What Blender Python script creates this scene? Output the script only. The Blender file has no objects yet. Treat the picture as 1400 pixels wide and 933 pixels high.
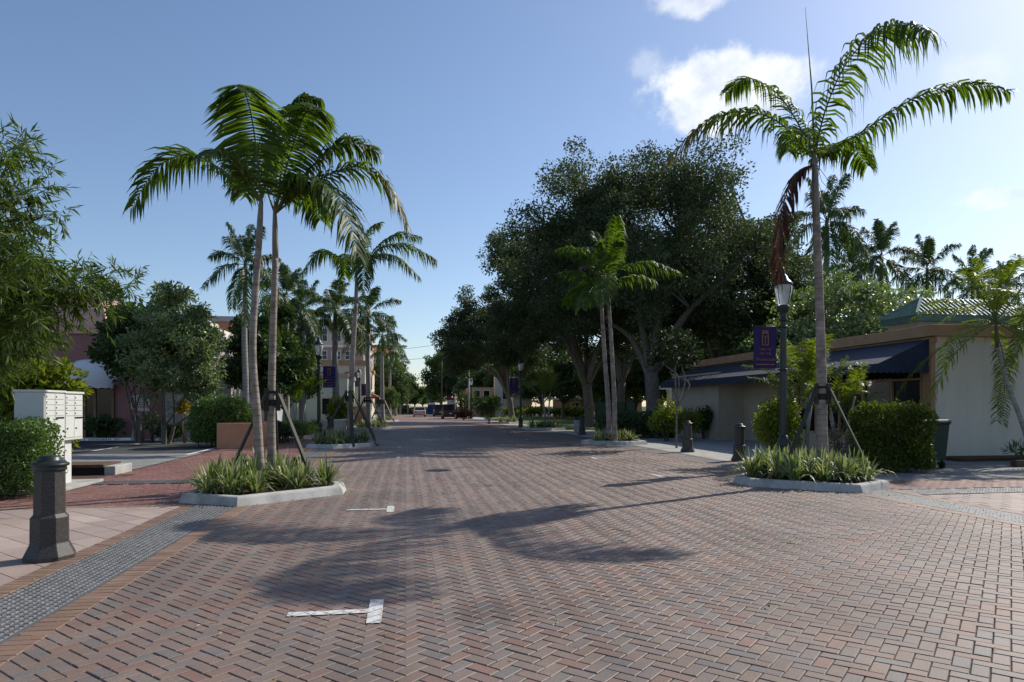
import bpy, math, random
import numpy as np
from mathutils import Vector

S = bpy.context.scene
COL = S.collection
R = math.radians
TH = R(8.83)
CT, ST = math.cos(TH), math.sin(TH)
CAMH = 1.6
FPX = 933.33

# ------------------------------------------------------------------ camera, sky, sun, exposure
cam = bpy.data.objects.new("camera", bpy.data.cameras.new("camera"))
COL.objects.link(cam)
cam.data.lens = 24
cam.data.sensor_width = 36
cam.data.shift_y = 88.5 / 1400
cam.data.clip_end = 3000
cam.location = (0, 0, CAMH)
cam.rotation_euler = (R(90), 0, -TH)
S.camera = cam

SUN_AZ, SUN_EL = R(60.8), R(37.4)          # azimuth clockwise from the street direction (+Y)
SUN_DIR = Vector((math.sin(SUN_AZ) * math.cos(SUN_EL), math.cos(SUN_AZ) * math.cos(SUN_EL), math.sin(SUN_EL)))

W = bpy.data.worlds.new("World")
S.world = W
W.use_nodes = True
wn, wl = W.node_tree.nodes, W.node_tree.links
wn.clear()


def wmath(op, a, b=None, c=None):
    n = wn.new("ShaderNodeMath")
    n.operation = op
    for i, v in enumerate((a, b, c)):
        if v is None:
            continue
        if isinstance(v, (int, float)):
            n.inputs[i].default_value = v
        else:
            wl.new(v, n.inputs[i])
    return n.outputs[0]


def build_world():
    sky = wn.new("ShaderNodeTexSky")
    sky.sky_type = "NISHITA"
    sky.sun_disc = False
    sky.sun_elevation = SUN_EL
    sky.sun_rotation = SUN_AZ
    sky.altitude = 0
    sky.air_density = 1.0
    sky.dust_density = 0.65
    sky.ozone_density = 4.6
    geo = wn.new("ShaderNodeTexCoord")
    dirv = geo.outputs["Generated"]

    def dot(v):
        n = wn.new("ShaderNodeVectorMath")
        n.operation = "DOT_PRODUCT"
        wl.new(dirv, n.inputs[0])
        n.inputs[1].default_value = v
        return n.outputs["Value"]

    tint = wn.new("ShaderNodeMixRGB")
    tint.blend_type = "MULTIPLY"
    tint.inputs[0].default_value = 1
    wl.new(sky.outputs[0], tint.inputs[1])
    tint.inputs[2].default_value = (1.07, .985, .93, 1)
    col = tint.outputs[0]

    def cloud(px, py, ra, rb, seed, scale, thick, edge, rough):
        nonlocal col
        v = Vector(((px - 700) / FPX, 1, (555 - py) / FPX))
        C = Vector((v.x * CT + v.y * ST, -v.x * ST + v.y * CT, v.z)).normalized()
        Rv = C.cross(Vector((0, 0, 1))).normalized()
        U = Rv.cross(C).normalized()
        dc = wmath("MAXIMUM", dot(C), 0.05)
        a = wmath("DIVIDE", dot(Rv), dc)
        b = wmath("DIVIDE", dot(U), dc)
        aa = wmath("POWER", wmath("ABSOLUTE", wmath("DIVIDE", a, ra)), 2.0)
        bb = wmath("POWER", wmath("ABSOLUTE", wmath("DIVIDE", b, rb)), 2.0)
        m = wmath("SUBTRACT", 1.0, wmath("SQRT", wmath("ADD", aa, bb)))
        cmb = wn.new("ShaderNodeCombineXYZ")
        wl.new(a, cmb.inputs[0])
        wl.new(b, cmb.inputs[1])
        cmb.inputs[2].default_value = seed
        nz = wn.new("ShaderNodeTexNoise")
        nz.inputs["Scale"].default_value = scale
        nz.inputs["Detail"].default_value = 9
        nz.inputs["Roughness"].default_value = rough
        wl.new(cmb.outputs[0], nz.inputs["Vector"])
        d = wmath("ADD", wmath("MULTIPLY", m, 0.75), wmath("SUBTRACT", nz.outputs[0], 0.56))
        mr = wn.new("ShaderNodeMapRange")
        mr.interpolation_type = "SMOOTHERSTEP"
        wl.new(d, mr.inputs[0])
        mr.inputs[1].default_value = 0.0
        mr.inputs[2].default_value = edge
        mr.inputs[3].default_value = 0
        mr.inputs[4].default_value = thick
        n2 = wn.new("ShaderNodeTexNoise")
        n2.inputs["Scale"].default_value = scale * 1.3
        n2.inputs["Detail"].default_value = 8
        n2.inputs["Roughness"].default_value = .6
        sh = wn.new("ShaderNodeVectorMath")
        sh.operation = "ADD"
        wl.new(cmb.outputs[0], sh.inputs[0])
        sh.inputs[1].default_value = (.013, .02, 4.0)
        wl.new(sh.outputs[0], n2.inputs["Vector"])
        tone = wn.new("ShaderNodeValToRGB")
        tone.color_ramp.elements[0].position = .36
        tone.color_ramp.elements[0].color = (5.0, 5.5, 6.3, 1)
        tone.color_ramp.elements[1].position = .6
        tone.color_ramp.elements[1].color = (7.0, 7.2, 7.5, 1)
        wl.new(n2.outputs[0], tone.inputs[0])
        mx = wn.new("ShaderNodeMixRGB")
        wl.new(mr.outputs[0], mx.inputs[0])
        wl.new(col, mx.inputs[1])
        wl.new(tone.outputs[0], mx.inputs[2])
        col = mx.outputs[0]

    cloud(996, 122, 0.135, 0.066, 3.1, 14, 0.95, 0.30, 0.6)
    cloud(945, 2, 0.065, 0.026, 8.3, 20, 0.75, 0.4, 0.62)
    cloud(886, 84, 0.035, 0.03, 1.7, 26, 0.3, 0.5, 0.62)
    cloud(1365, 272, 0.055, 0.018, 5.5, 24, 0.5, 0.4, 0.62)
    cloud(1340, 100, 0.06, 0.045, 9.9, 18, 0.28, 0.5, 0.6)
    cloud(1215, 360, 0.08, 0.03, 6.4, 18, 0.3, 0.5, 0.6)
    bg = wn.new("ShaderNodeBackground")
    bg.inputs[1].default_value = 0.129
    wl.new(col, bg.inputs[0])
    out = wn.new("ShaderNodeOutputWorld")
    wl.new(bg.outputs[0], out.inputs[0])


build_world()
sun = bpy.data.objects.new("sun", bpy.data.lights.new("sun", "SUN"))
COL.objects.link(sun)
sun.data.energy = 4.2
sun.data.angle = R(0.53)
sun.data.color = (1.0, 0.94, 0.84)
sun.rotation_euler = (-SUN_DIR).to_track_quat("-Z", "Y").to_euler()
sun.location = (40, 20, 60)

S.view_settings.view_transform = "Standard"
S.view_settings.look = "None"
S.view_settings.exposure = 0.25
S.view_settings.gamma = 1
S.view_settings.use_curve_mapping = False
S.render.engine = "CYCLES"
S.cycles.max_bounces = 6
S.cycles.diffuse_bounces = 2
S.cycles.transmission_bounces = 4
S.cycles.sample_clamp_indirect = 4


# ------------------------------------------------------------------ places
def at(px, D):
    """ground (x, y) at a picture column and a distance along the view axis"""
    X = (px - 700) / FPX * D
    return (X * CT + D * ST, -X * ST + D * CT)


def gp(px, py):
    return at(px, CAMH * FPX / (py - 555))


def zat(py, D):
    return CAMH + (555 - py) / FPX * D


def cv(r, d, u):
    """right / away / up offset turned into street axes"""
    return np.array((r * CT + d * ST, -r * ST + d * CT, u))


# ------------------------------------------------------------------ materials
def newmat(name):
    m = bpy.data.materials.new(name)
    m.use_nodes = True
    nt = m.node_tree
    b = nt.nodes["Principled BSDF"]
    return m, nt.nodes, nt.links, b


def mk(name, c1, c2=None, rough=0.8, scale=6.0, detail=6, bump=0.0, bscale=None, spec=0.3, metal=0.0, lo=0.35, hi=0.65, stretch=None):
    m, n, l, b = newmat(name)
    if c2 is None:
        c2 = tuple(min(1, v * 0.78) for v in c1)
    tc = n.new("ShaderNodeTexCoord")
    mp = n.new("ShaderNodeMapping")
    l.new(tc.outputs["Object"], mp.inputs[0])
    if stretch:
        mp.inputs["Scale"].default_value = stretch
    nz = n.new("ShaderNodeTexNoise")
    nz.inputs["Scale"].default_value = scale
    nz.inputs["Detail"].default_value = detail
    nz.inputs["Roughness"].default_value = 0.62
    l.new(mp.outputs[0], nz.inputs["Vector"])
    rp = n.new("ShaderNodeValToRGB")
    rp.color_ramp.elements[0].position = lo
    rp.color_ramp.elements[1].position = hi
    rp.color_ramp.elements[0].color = (*c2, 1)
    rp.color_ramp.elements[1].color = (*c1, 1)
    l.new(nz.outputs[0], rp.inputs[0])
    l.new(rp.outputs[0], b.inputs["Base Color"])
    b.inputs["Roughness"].default_value = rough
    b.inputs["Specular IOR Level"].default_value = spec
    b.inputs["Metallic"].default_value = metal
    if bump:
        n2 = n.new("ShaderNodeTexNoise")
        n2.inputs["Scale"].default_value = bscale or scale * 6
        n2.inputs["Detail"].default_value = 4
        l.new(mp.outputs[0], n2.inputs["Vector"])
        bp = n.new("ShaderNodeBump")
        bp.inputs["Strength"].default_value = bump
        bp.inputs["Distance"].default_value = 0.02
        l.new(n2.outputs[0], bp.inputs["Height"])
        l.new(bp.outputs[0], b.inputs["Normal"])
    return m


def mk_leaf(name, cols, trans=0.3, rough=0.45, spec=0.35, tcol=None, gain=1.0):
    m, n, l, b = newmat(name)
    g = n.new("ShaderNodeNewGeometry")
    rp = n.new("ShaderNodeValToRGB")
    els = rp.color_ramp.elements
    while len(els) < len(cols):
        els.new(0.5)
    for i, c in enumerate(cols):
        els[i].position = i / max(1, len(cols) - 1)
        els[i].color = (*[v * gain for v in c], 1)
    l.new(g.outputs["Random Per Island"], rp.inputs[0])
    l.new(rp.outputs[0], b.inputs["Base Color"])
    b.inputs["Roughness"].default_value = rough
    b.inputs["Specular IOR Level"].default_value = spec
    tr = n.new("ShaderNodeBsdfTranslucent")
    mul = n.new("ShaderNodeMixRGB")
    mul.blend_type = "MULTIPLY"
    mul.inputs[0].default_value = 1
    l.new(rp.outputs[0], mul.inputs[1])
    mul.inputs[2].default_value = (*(tcol or (1.5, 1.7, 0.6)), 1)
    l.new(mul.outputs[0], tr.inputs[0])
    mx = n.new("ShaderNodeMixShader")
    mx.inputs[0].default_value = trans
    l.new(b.outputs[0], mx.inputs[1])
    l.new(tr.outputs[0], mx.inputs[2])
    l.new(mx.outputs[0], n["Material Output"].inputs[0])
    return m


def mk_islands(name, cols, rough=0.6, spec=0.4, nscale=90, dirt=0.25, bump=0.25, dscale=0.7, constant=False):
    """separate pavers in one mesh, each with a fired colour of its own, plus grain and wear"""
    m, n, l, b = newmat(name)
    g = n.new("ShaderNodeNewGeometry")
    rp = n.new("ShaderNodeValToRGB")
    els = rp.color_ramp.elements
    while len(els) < len(cols):
        els.new(0.5)
    for i, c in enumerate(cols):
        els[i].position = i / (len(cols) - 1)
        els[i].color = (*c, 1)
    if constant:
        rp.color_ramp.interpolation = "CONSTANT"
    l.new(g.outputs["Random Per Island"], rp.inputs[0])
    tc = n.new("ShaderNodeTexCoord")
    nz = n.new("ShaderNodeTexNoise")
    nz.inputs["Scale"].default_value = nscale
    nz.inputs["Detail"].default_value = 3
    l.new(tc.outputs["Object"], nz.inputs["Vector"])
    nd = n.new("ShaderNodeTexNoise")
    nd.inputs["Scale"].default_value = dscale
    nd.inputs["Detail"].default_value = 7
    nd.inputs["Roughness"].default_value = 0.7
    l.new(tc.outputs["Object"], nd.inputs["Vector"])
    r1 = n.new("ShaderNodeMapRange")
    l.new(nz.outputs[0], r1.inputs[0])
    r1.inputs[1].default_value = 0.3
    r1.inputs[2].default_value = 0.7
    r1.inputs[3].default_value = 0.82
    r1.inputs[4].default_value = 1.15
    r2 = n.new("ShaderNodeMapRange")
    l.new(nd.outputs[0], r2.inputs[0])
    r2.inputs[1].default_value = 0.3
    r2.inputs[2].default_value = 0.7
    r2.inputs[3].default_value = 1 - dirt
    r2.inputs[4].default_value = 1 + dirt * 0.5
    mp = n.new("ShaderNodeMapping")
    mp.inputs["Scale"].default_value = (1.0, .16, 1.0)
    l.new(tc.outputs["Object"], mp.inputs[0])
    nt_ = n.new("ShaderNodeTexNoise")
    nt_.inputs["Scale"].default_value = 1.1
    nt_.inputs["Detail"].default_value = 5
    l.new(mp.outputs[0], nt_.inputs["Vector"])
    r3 = n.new("ShaderNodeMapRange")
    l.new(nt_.outputs[0], r3.inputs[0])
    r3.inputs[1].default_value = 0.35
    r3.inputs[2].default_value = 0.65
    r3.inputs[3].default_value = 1 - dirt * .55
    r3.inputs[4].default_value = 1 + dirt * .35
    vo = n.new("ShaderNodeTexVoronoi")
    vo.inputs["Scale"].default_value = .42
    vo.inputs["Randomness"].default_value = 1
    vn = n.new("ShaderNodeVectorMath")
    vn.operation = "ADD"
    vs_ = n.new("ShaderNodeVectorMath")
    vs_.operation = "SCALE"
    l.new(nd.outputs["Color"], vs_.inputs[0])
    vs_.inputs["Scale"].default_value = .5
    l.new(tc.outputs["Object"], vn.inputs[0])
    l.new(vs_.outputs[0], vn.inputs[1])
    l.new(vn.outputs[0], vo.inputs["Vector"])
    r4 = n.new("ShaderNodeMapRange")
    r4.interpolation_type = "SMOOTHSTEP"
    l.new(vo.outputs["Distance"], r4.inputs[0])
    r4.inputs[1].default_value = .06
    r4.inputs[2].default_value = .2
    r4.inputs[3].default_value = 1 - dirt * 1.1
    r4.inputs[4].default_value = 1.0
    m0 = n.new("ShaderNodeMath")
    m0.operation = "MULTIPLY"
    l.new(r1.outputs[0], m0.inputs[0])
    l.new(r2.outputs[0], m0.inputs[1])
    m1 = n.new("ShaderNodeMath")
    m1.operation = "MULTIPLY"
    l.new(m0.outputs[0], m1.inputs[0])
    l.new(r3.outputs[0], m1.inputs[1])
    mm = n.new("ShaderNodeMath")
    mm.operation = "MULTIPLY"
    l.new(m1.outputs[0], mm.inputs[0])
    l.new(r4.outputs[0], mm.inputs[1])
    mul = n.new("ShaderNodeVectorMath")
    mul.operation = "SCALE"
    l.new(rp.outputs[0], mul.inputs[0])
    l.new(mm.outputs[0], mul.inputs["Scale"])
    l.new(mul.outputs[0], b.inputs["Base Color"])
    b.inputs["Roughness"].default_value = rough
    b.inputs["Specular IOR Level"].default_value = spec
    if bump:
        bp = n.new("ShaderNodeBump")
        bp.inputs["Strength"].default_value = bump
        bp.inputs["Distance"].default_value = 0.004
        l.new(nz.outputs[0], bp.inputs["Height"])
        l.new(bp.outputs[0], b.inputs["Normal"])
    return m


M = {}
M["brick"] = mk_islands("paving_brick", [(.222, .143, .112), (.208, .153, .122), (.228, .164, .124), (.185, .153, .135), (.215, .152, .12),
                                          (.226, .132, .100), (.203, .144, .118), (.172, .151, .138), (.216, .158, .126), (.208, .147, .116)], rough=0.62, spec=0.42, dirt=.30)
M["brick_red"] = mk_islands("red_brick", [(.22, .095, .075), (.25, .12, .095), (.19, .085, .07), (.24, .13, .11), (.20, .10, .085)], rough=0.65)
M["brick_pink"] = mk_islands("pink_brick", [(.25, .175, .15), (.27, .19, .16), (.23, .165, .145), (.26, .165, .14)], rough=0.6)
M["soldier"] = mk_islands("edging_brick", [(.25, .155, .105), (.21, .135, .095), (.28, .18, .12), (.23, .13, .09)], rough=0.6)
M["beige"] = mk_islands("beige_paver", [(.40, .31, .27), (.35, .265, .235), (.43, .35, .30), (.38, .285, .24)], rough=0.7, nscale=60, dirt=0.22)
M["grey_sett"] = mk_islands("grey_sett", [(.125, .125, .13), (.165, .165, .165), (.10, .10, .105), (.145, .14, .14)], rough=0.6, nscale=120)
M["pale_sett"] = mk_islands("pale_grey_sett", [(.21, .20, .195), (.235, .23, .22), (.20, .195, .19), (.22, .21, .205)], rough=0.65, nscale=120)
M["joint"] = mk("joint_sand", (.11, .085, .07), (.07, .055, .047), scale=14, rough=0.95)
M["farbrick"] = mk("far_paving", (.235, .162, .13), (.19, .135, .108), scale=5, rough=0.65, detail=8)
M["asphalt"] = mk("asphalt", (.085, .085, .085), (.05, .05, .052), scale=3, rough=0.85, bump=.3, bscale=120)
M["oldasphalt"] = mk("worn_asphalt", (.27, .265, .25), (.18, .178, .17), scale=1.6, rough=0.85, bump=.3, bscale=120)
M["concrete"] = mk("concrete", (.42, .41, .38), (.30, .29, .27), scale=2.2, rough=0.85, bump=.15, bscale=60)
M["drive"] = mk("shade_toned_concrete", (.26, .25, .235), (.17, .165, .155), scale=1.4, rough=.88, bump=.2, bscale=70)  # driveway concrete, coloured darker to carry the shade lying on it
M["kerb"] = mk("kerb_concrete", (.50, .49, .46), (.30, .29, .265), scale=2.6, rough=0.85, bump=.2, bscale=70)
M["soil"] = mk("dirt", (.10, .075, .05), (.055, .04, .03), scale=9, rough=0.95, bump=.6, bscale=40)
M["mulch"] = mk("mulch", (.12, .065, .042), (.05, .028, .02), scale=30, rough=0.95, bump=.8, bscale=60)
M["farground"] = mk("rough_grass", (.07, .085, .03), (.05, .05, .025), scale=.4, rough=.95)
M["grass"] = mk("lawn", (.14, .20, .04), (.08, .12, .025), scale=4, rough=0.9, detail=10, bump=.5, bscale=60)
M["white"] = mk("white_paint", (.78, .77, .74), (.60, .59, .56), scale=9, rough=0.7, lo=.3, hi=.55)
M["roadpaint"] = mk("worn_road_paint", (.60, .60, .58), (.32, .27, .24), scale=24, rough=.8, lo=.34, hi=.50)
M["metalwhite"] = mk("powder_coat", (.62, .63, .60), (.57, .58, .55), scale=4, rough=0.45)
M["darkmetal"] = mk("dark_metal", (.022, .024, .024), (.014, .015, .016), scale=7, rough=0.45, spec=.5)
M["greenpost"] = mk("dark_green_paint", (.022, .03, .026), (.013, .018, .016), scale=9, rough=0.4, spec=.5)
M["granite"] = mk("bollard_aggregate", (.082, .07, .06), (.022, .02, .019), scale=90, detail=3, rough=0.5, spec=.4, lo=.38, hi=.66, bump=.15, bscale=160)
M["plank"] = mk("painted_plank", (.052, .056, .038), (.030, .032, .022), scale=6, rough=0.65, stretch=(6, 6, 1))
M["pole_pale"] = mk("grey_post", (.40, .39, .37), None, rough=.6)
M["pink"] = mk("pink_stucco", (.33, .165, .15), (.28, .135, .122), scale=1.5, rough=.9, bump=.15, bscale=60)
M["pinkroof"] = mk("pink_roof", (.62, .36, .30), (.54, .30, .25), scale=2.5, rough=.85, bump=.1, bscale=20)
M["salmon"] = mk("salmon_stucco", (.58, .285, .165), (.50, .235, .135), scale=2, rough=.9)
M["stone"] = mk("coral_stone", (.52, .48, .42), (.22, .20, .175), scale=7, rough=.9, bump=.9, bscale=14)
M["whitestucco"] = mk("white_stucco", (.80, .77, .70), (.70, .67, .60), scale=2, rough=.9)
M["wallwhite"] = mk("painted_block_wall", (.64, .59, .51), (.56, .515, .44), scale=1.5, rough=.85, bump=.12, bscale=12, stretch=(1.6, 1.6, .35), lo=.3, hi=.7)
M["wallcream"] = mk("cream_stucco", (.46, .40, .32), (.40, .345, .275), scale=1.5, rough=.9)
M["tan"] = mk("tan_fascia", (.40, .245, .14), (.33, .195, .11), scale=2, rough=.75)
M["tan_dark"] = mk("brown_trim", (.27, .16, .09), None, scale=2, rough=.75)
M["navy"] = mk("navy_canvas", (.018, .030, .062), (.014, .024, .05), scale=3, rough=.75, spec=.35)
M["navy"].node_tree.nodes["Principled BSDF"].inputs["Sheen Weight"].default_value = .05
M["navy"].node_tree.nodes["Principled BSDF"].inputs["Sheen Roughness"].default_value = .4
M["whitecanvas"] = mk("white_canvas", (.72, .72, .73), (.66, .66, .67), scale=3, rough=.8)
M["greenroof"] = mk("green_metal_roof", (.17, .26, .215), (.13, .21, .175), scale=2, rough=.55, spec=.35)
M["lattice"] = mk("frieze_lattice", (.30, .24, .17), (.16, .19, .14), scale=14, rough=.8)
M["greentrim"] = mk("green_trim", (.06, .12, .10), None, scale=2, rough=.5)
M["binplastic"] = mk("dark_green_plastic", (.018, .04, .030), (.013, .030, .022), scale=5, rough=.5)
M["black"] = mk("black_paint", (.012, .012, .013), None, rough=.5)
M["rubber"] = mk("rubber", (.018, .018, .018), None, rough=.8)
M["purple"] = mk("purple_cloth", (.030, .020, .10), (.025, .016, .085), scale=3, rough=.8)
M["orange"] = mk("orange_print", (.34, .14, .06), None, rough=.8)
M["yellow"] = mk("yellow_sign", (.55, .33, .02), None, rough=.6)
M["signwhite"] = mk("sign_white", (.62, .58, .55), None, rough=.6)
M["red"] = mk("red_paint", (.30, .035, .03), None, rough=.5)
M["blue"] = mk("blue_paint", (.025, .06, .22), None, rough=.5)
M["cream"] = mk("cream_wall", (.62, .54, .42), (.56, .48, .37), scale=.6, rough=.9)
M["mauve"] = mk("mauve_wall", (.40, .30, .28), (.36, .27, .25), scale=.6, rough=.9)
M["mint"] = mk("mint_wall", (.40, .46, .38), (.35, .41, .335), scale=.6, rough=.9)
M["apricot"] = mk("apricot_wall", (.55, .36, .20), (.50, .32, .175), scale=.6, rough=.9)
M["palegrey"] = mk("pale_wall", (.42, .45, .48), None, scale=1, rough=.9)
M["redtile"] = mk("red_roof_tile", (.40, .16, .09), (.30, .11, .065), scale=4, rough=.8)
M["stripe"] = mk("red_canvas", (.45, .12, .10), None, rough=.8)
M["timber"] = mk("weathered_timber", (.16, .10, .07), (.07, .045, .03), scale=5, rough=.9, stretch=(1, 8, 8), bump=.5)
M["cable"] = mk("cable", (.03, .03, .03), None, rough=.7)
M["woodpole"] = mk("utility_pole_wood", (.17, .13, .10), (.11, .085, .065), scale=3, rough=.9)


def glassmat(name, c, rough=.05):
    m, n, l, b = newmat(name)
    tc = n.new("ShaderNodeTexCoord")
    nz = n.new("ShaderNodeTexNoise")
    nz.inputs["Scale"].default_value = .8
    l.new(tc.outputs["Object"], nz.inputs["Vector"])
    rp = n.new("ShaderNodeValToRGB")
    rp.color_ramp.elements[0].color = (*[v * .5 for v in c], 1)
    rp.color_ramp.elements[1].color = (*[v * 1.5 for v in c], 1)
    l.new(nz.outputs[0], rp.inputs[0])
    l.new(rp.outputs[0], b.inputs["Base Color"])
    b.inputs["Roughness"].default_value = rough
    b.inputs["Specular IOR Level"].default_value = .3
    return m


M["glass"] = glassmat("dark_glass", (.015, .017, .018))
M["blueglass"] = glassmat("office_glass", (.035, .055, .075), .12)
m_, n_, l_, b_ = newmat("lamp_glass")
b_.inputs["Base Color"].default_value = (.85, .86, .84, 1)
b_.inputs["Roughness"].default_value = .35
b_.inputs["Transmission Weight"].default_value = .55
b_.inputs["IOR"].default_value = 1.2
M["lampglass"] = m_


def mk_trunk(name, c1, c2, rings=9.0, green=None):
    m, n, l, b = newmat(name)
    tc = n.new("ShaderNodeTexCoord")
    sep = n.new("ShaderNodeSeparateXYZ")
    l.new(tc.outputs["Object"], sep.inputs[0])
    nz = n.new("ShaderNodeTexNoise")
    nz.inputs["Scale"].default_value = 5
    nz.inputs["Detail"].default_value = 6
    l.new(tc.outputs["Object"], nz.inputs["Vector"])
    ad = n.new("ShaderNodeMath")
    ad.operation = "MULTIPLY_ADD"
    l.new(nz.outputs[0], ad.inputs[0])
    ad.inputs[1].default_value = .06
    l.new(sep.outputs[2], ad.inputs[2])
    ml = n.new("ShaderNodeMath")
    ml.operation = "MULTIPLY"
    l.new(ad.outputs[0], ml.inputs[0])
    ml.inputs[1].default_value = rings
    fr = n.new("ShaderNodeMath")
    fr.operation = "FRACT"
    l.new(ml.outputs[0], fr.inputs[0])
    r1 = n.new("ShaderNodeValToRGB")
    r1.color_ramp.elements[0].position = 0
    r1.color_ramp.elements[0].color = (.45, .42, .4, 1)
    r1.color_ramp.elements[1].position = .16
    r1.color_ramp.elements[1].color = (1, 1, 1, 1)
    l.new(fr.outputs[0], r1.inputs[0])
    r2 = n.new("ShaderNodeValToRGB")
    r2.color_ramp.elements[0].position = .35
    r2.color_ramp.elements[1].position = .68
    r2.color_ramp.elements[0].color = (*c2, 1)
    r2.color_ramp.elements[1].color = (*c1, 1)
    l.new(nz.outputs[0], r2.inputs[0])
    mu = n.new("ShaderNodeMixRGB")
    mu.blend_type = "MULTIPLY"
    mu.inputs[0].default_value = 1
    l.new(r2.outputs[0], mu.inputs[1])
    l.new(r1.outputs[0], mu.inputs[2])
    l.new(mu.outputs[0], b.inputs["Base Color"])
    b.inputs["Roughness"].default_value = .8
    bp = n.new("ShaderNodeBump")
    bp.inputs["Strength"].default_value = .5
    bp.inputs["Distance"].default_value = .012
    l.new(r1.outputs[0], bp.inputs["Height"])
    l.new(bp.outputs[0], b.inputs["Normal"])
    return m


M["palmtrunk"] = mk_trunk("palm_trunk", (.36, .30, .255), (.17, .135, .11))
M["palmtrunk_far"] = mk_trunk("grey_palm_trunk", (.34, .32, .29), (.24, .22, .20), rings=6)
M["crownshaft"] = mk("crownshaft", (.27, .23, .19), (.17, .14, .115), scale=5, rough=.5, stretch=(5, 5, 1))
M["crownshaft_green"] = mk("green_crownshaft", (.10, .13, .04), (.07, .09, .03), scale=5, rough=.5, stretch=(5, 5, 1))
M["rachis"] = mk("frond_rib", (.13, .15, .04), (.09, .11, .03), rough=.5)
M["bark"] = mk("oak_bark", (.23, .20, .175), (.11, .095, .083), scale=5, rough=.95, bump=1.0, bscale=16, stretch=(3, 3, 1))
M["barkthin"] = mk("grey_bark", (.17, .145, .12), (.09, .075, .06), scale=8, rough=.9, bump=.5)
M["culm"] = mk("bamboo_culm", (.16, .19, .05), (.12, .14, .04), rough=.5)

M["palmleaf"] = mk_leaf("palm_leaflet", [(.035, .062, .014), (.048, .082, .018), (.062, .10, .022), (.03, .055, .016), (.085, .115, .022)], .46, .46, .25, (2.3, 2.4, .4), gain=1.15)
M["palmleaf_far"] = mk_leaf("far_palm_leaflet", [(.032, .055, .02), (.045, .075, .025), (.055, .085, .028)], .28, .45, .35, (1.6, 1.8, .5), gain=1.3)
M["arecaleaf"] = mk_leaf("areca_leaflet", [(.09, .125, .018), (.12, .15, .022), (.07, .11, .02)], .42, .42, .35, (1.7, 1.7, .35), gain=1.2)
M["deadleaf"] = mk_leaf("dead_frond_leaflet", [(.085, .036, .026), (.06, .028, .02), (.105, .05, .032)], .25, .7, .15, (1.3, 1.0, .7))
M["yellowleaf"] = mk_leaf("yellowing_leaflet", [(.10, .105, .018), (.16, .12, .02), (.06, .085, .02)], .4, .45, .3, (1.9, 1.7, .35))
M["oakleaf"] = mk_leaf("oak_leaf", [(.038, .056, .026), (.050, .072, .033), (.068, .092, .043), (.043, .062, .029)], .26, .55, .3, (1.5, 1.6, .6), gain=1.1)
M["darkleaf"] = mk_leaf("dark_leaf", [(.028, .048, .016), (.038, .064, .021), (.052, .08, .026)], .22, .5, .3, gain=1.4)
M["midleaf"] = mk_leaf("mid_leaf", [(.055, .09, .026), (.072, .112, .035), (.09, .13, .045)], .28, .45, .35, gain=1.3)
M["paleleaf"] = mk_leaf("pale_leaf", [(.11, .145, .065), (.135, .175, .08), (.16, .20, .10), (.09, .12, .05)], .28, .38, .5, gain=1.25)
M["hedgeleaf"] = mk_leaf("hedge_leaf", [(.05, .085, .022), (.065, .105, .026), (.085, .125, .032), (.045, .075, .02)], .28, .42, .35, gain=1.6)
M["hedgelit"] = mk_leaf("sunlit_hedge_leaf", [(.065, .10, .018), (.085, .12, .02), (.055, .085, .018), (.10, .125, .022)], .38, .45, .3, (1.7, 1.6, .35))
M["limeleaf"] = mk_leaf("yellow_green_leaf", [(.11, .15, .018), (.15, .18, .02), (.085, .125, .02), (.17, .17, .022)], .4, .42, .35, (1.6, 1.6, .35), gain=1.15)
M["crotonleaf"] = mk_leaf("yellow_leaf", [(.30, .25, .02), (.36, .28, .03), (.2, .2, .025)], .35, .45, .3, (1.4, 1.2, .4))
M["bambooleaf"] = mk_leaf("bamboo_leaf", [(.042, .075, .015), (.06, .10, .02), (.085, .125, .026), (.05, .085, .018)], .38, .42, .35, (1.8, 1.9, .4), gain=1.0)
M["redleaf"] = mk_leaf("red_flower", [(.35, .06, .02), (.42, .10, .025), (.25, .05, .02)], .3, .6, .2, (1.3, 1, .8))
M["shadeleaf"] = mk_leaf("shade_toned_leaf", [(.014, .026, .009), (.02, .034, .011), (.028, .044, .014)], .2, .6, .2)  # leaf colour darkened to stand for the oaks' shade on the small tree
M["maroonleaf"] = mk_leaf("maroon_leaf", [(.06, .025, .022), (.045, .03, .022), (.075, .03, .025)], .2, .6, .2, (1.3, 1.0, .8))
M["strapgreen"] = mk_leaf("strap_leaf_green", [(.06, .095, .032), (.085, .12, .04), (.07, .10, .036)], .3, .42, .35, (1.6, 1.7, .5), gain=1.35)
M["strapcream"] = mk_leaf("strap_leaf_cream", [(.34, .35, .20), (.24, .28, .13), (.40, .40, .25)], .3, .45, .35, (1.2, 1.2, .7), gain=1.2)
M["drystem"] = mk("dry_stem", (.14, .11, .07), None, rough=.9)


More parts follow.
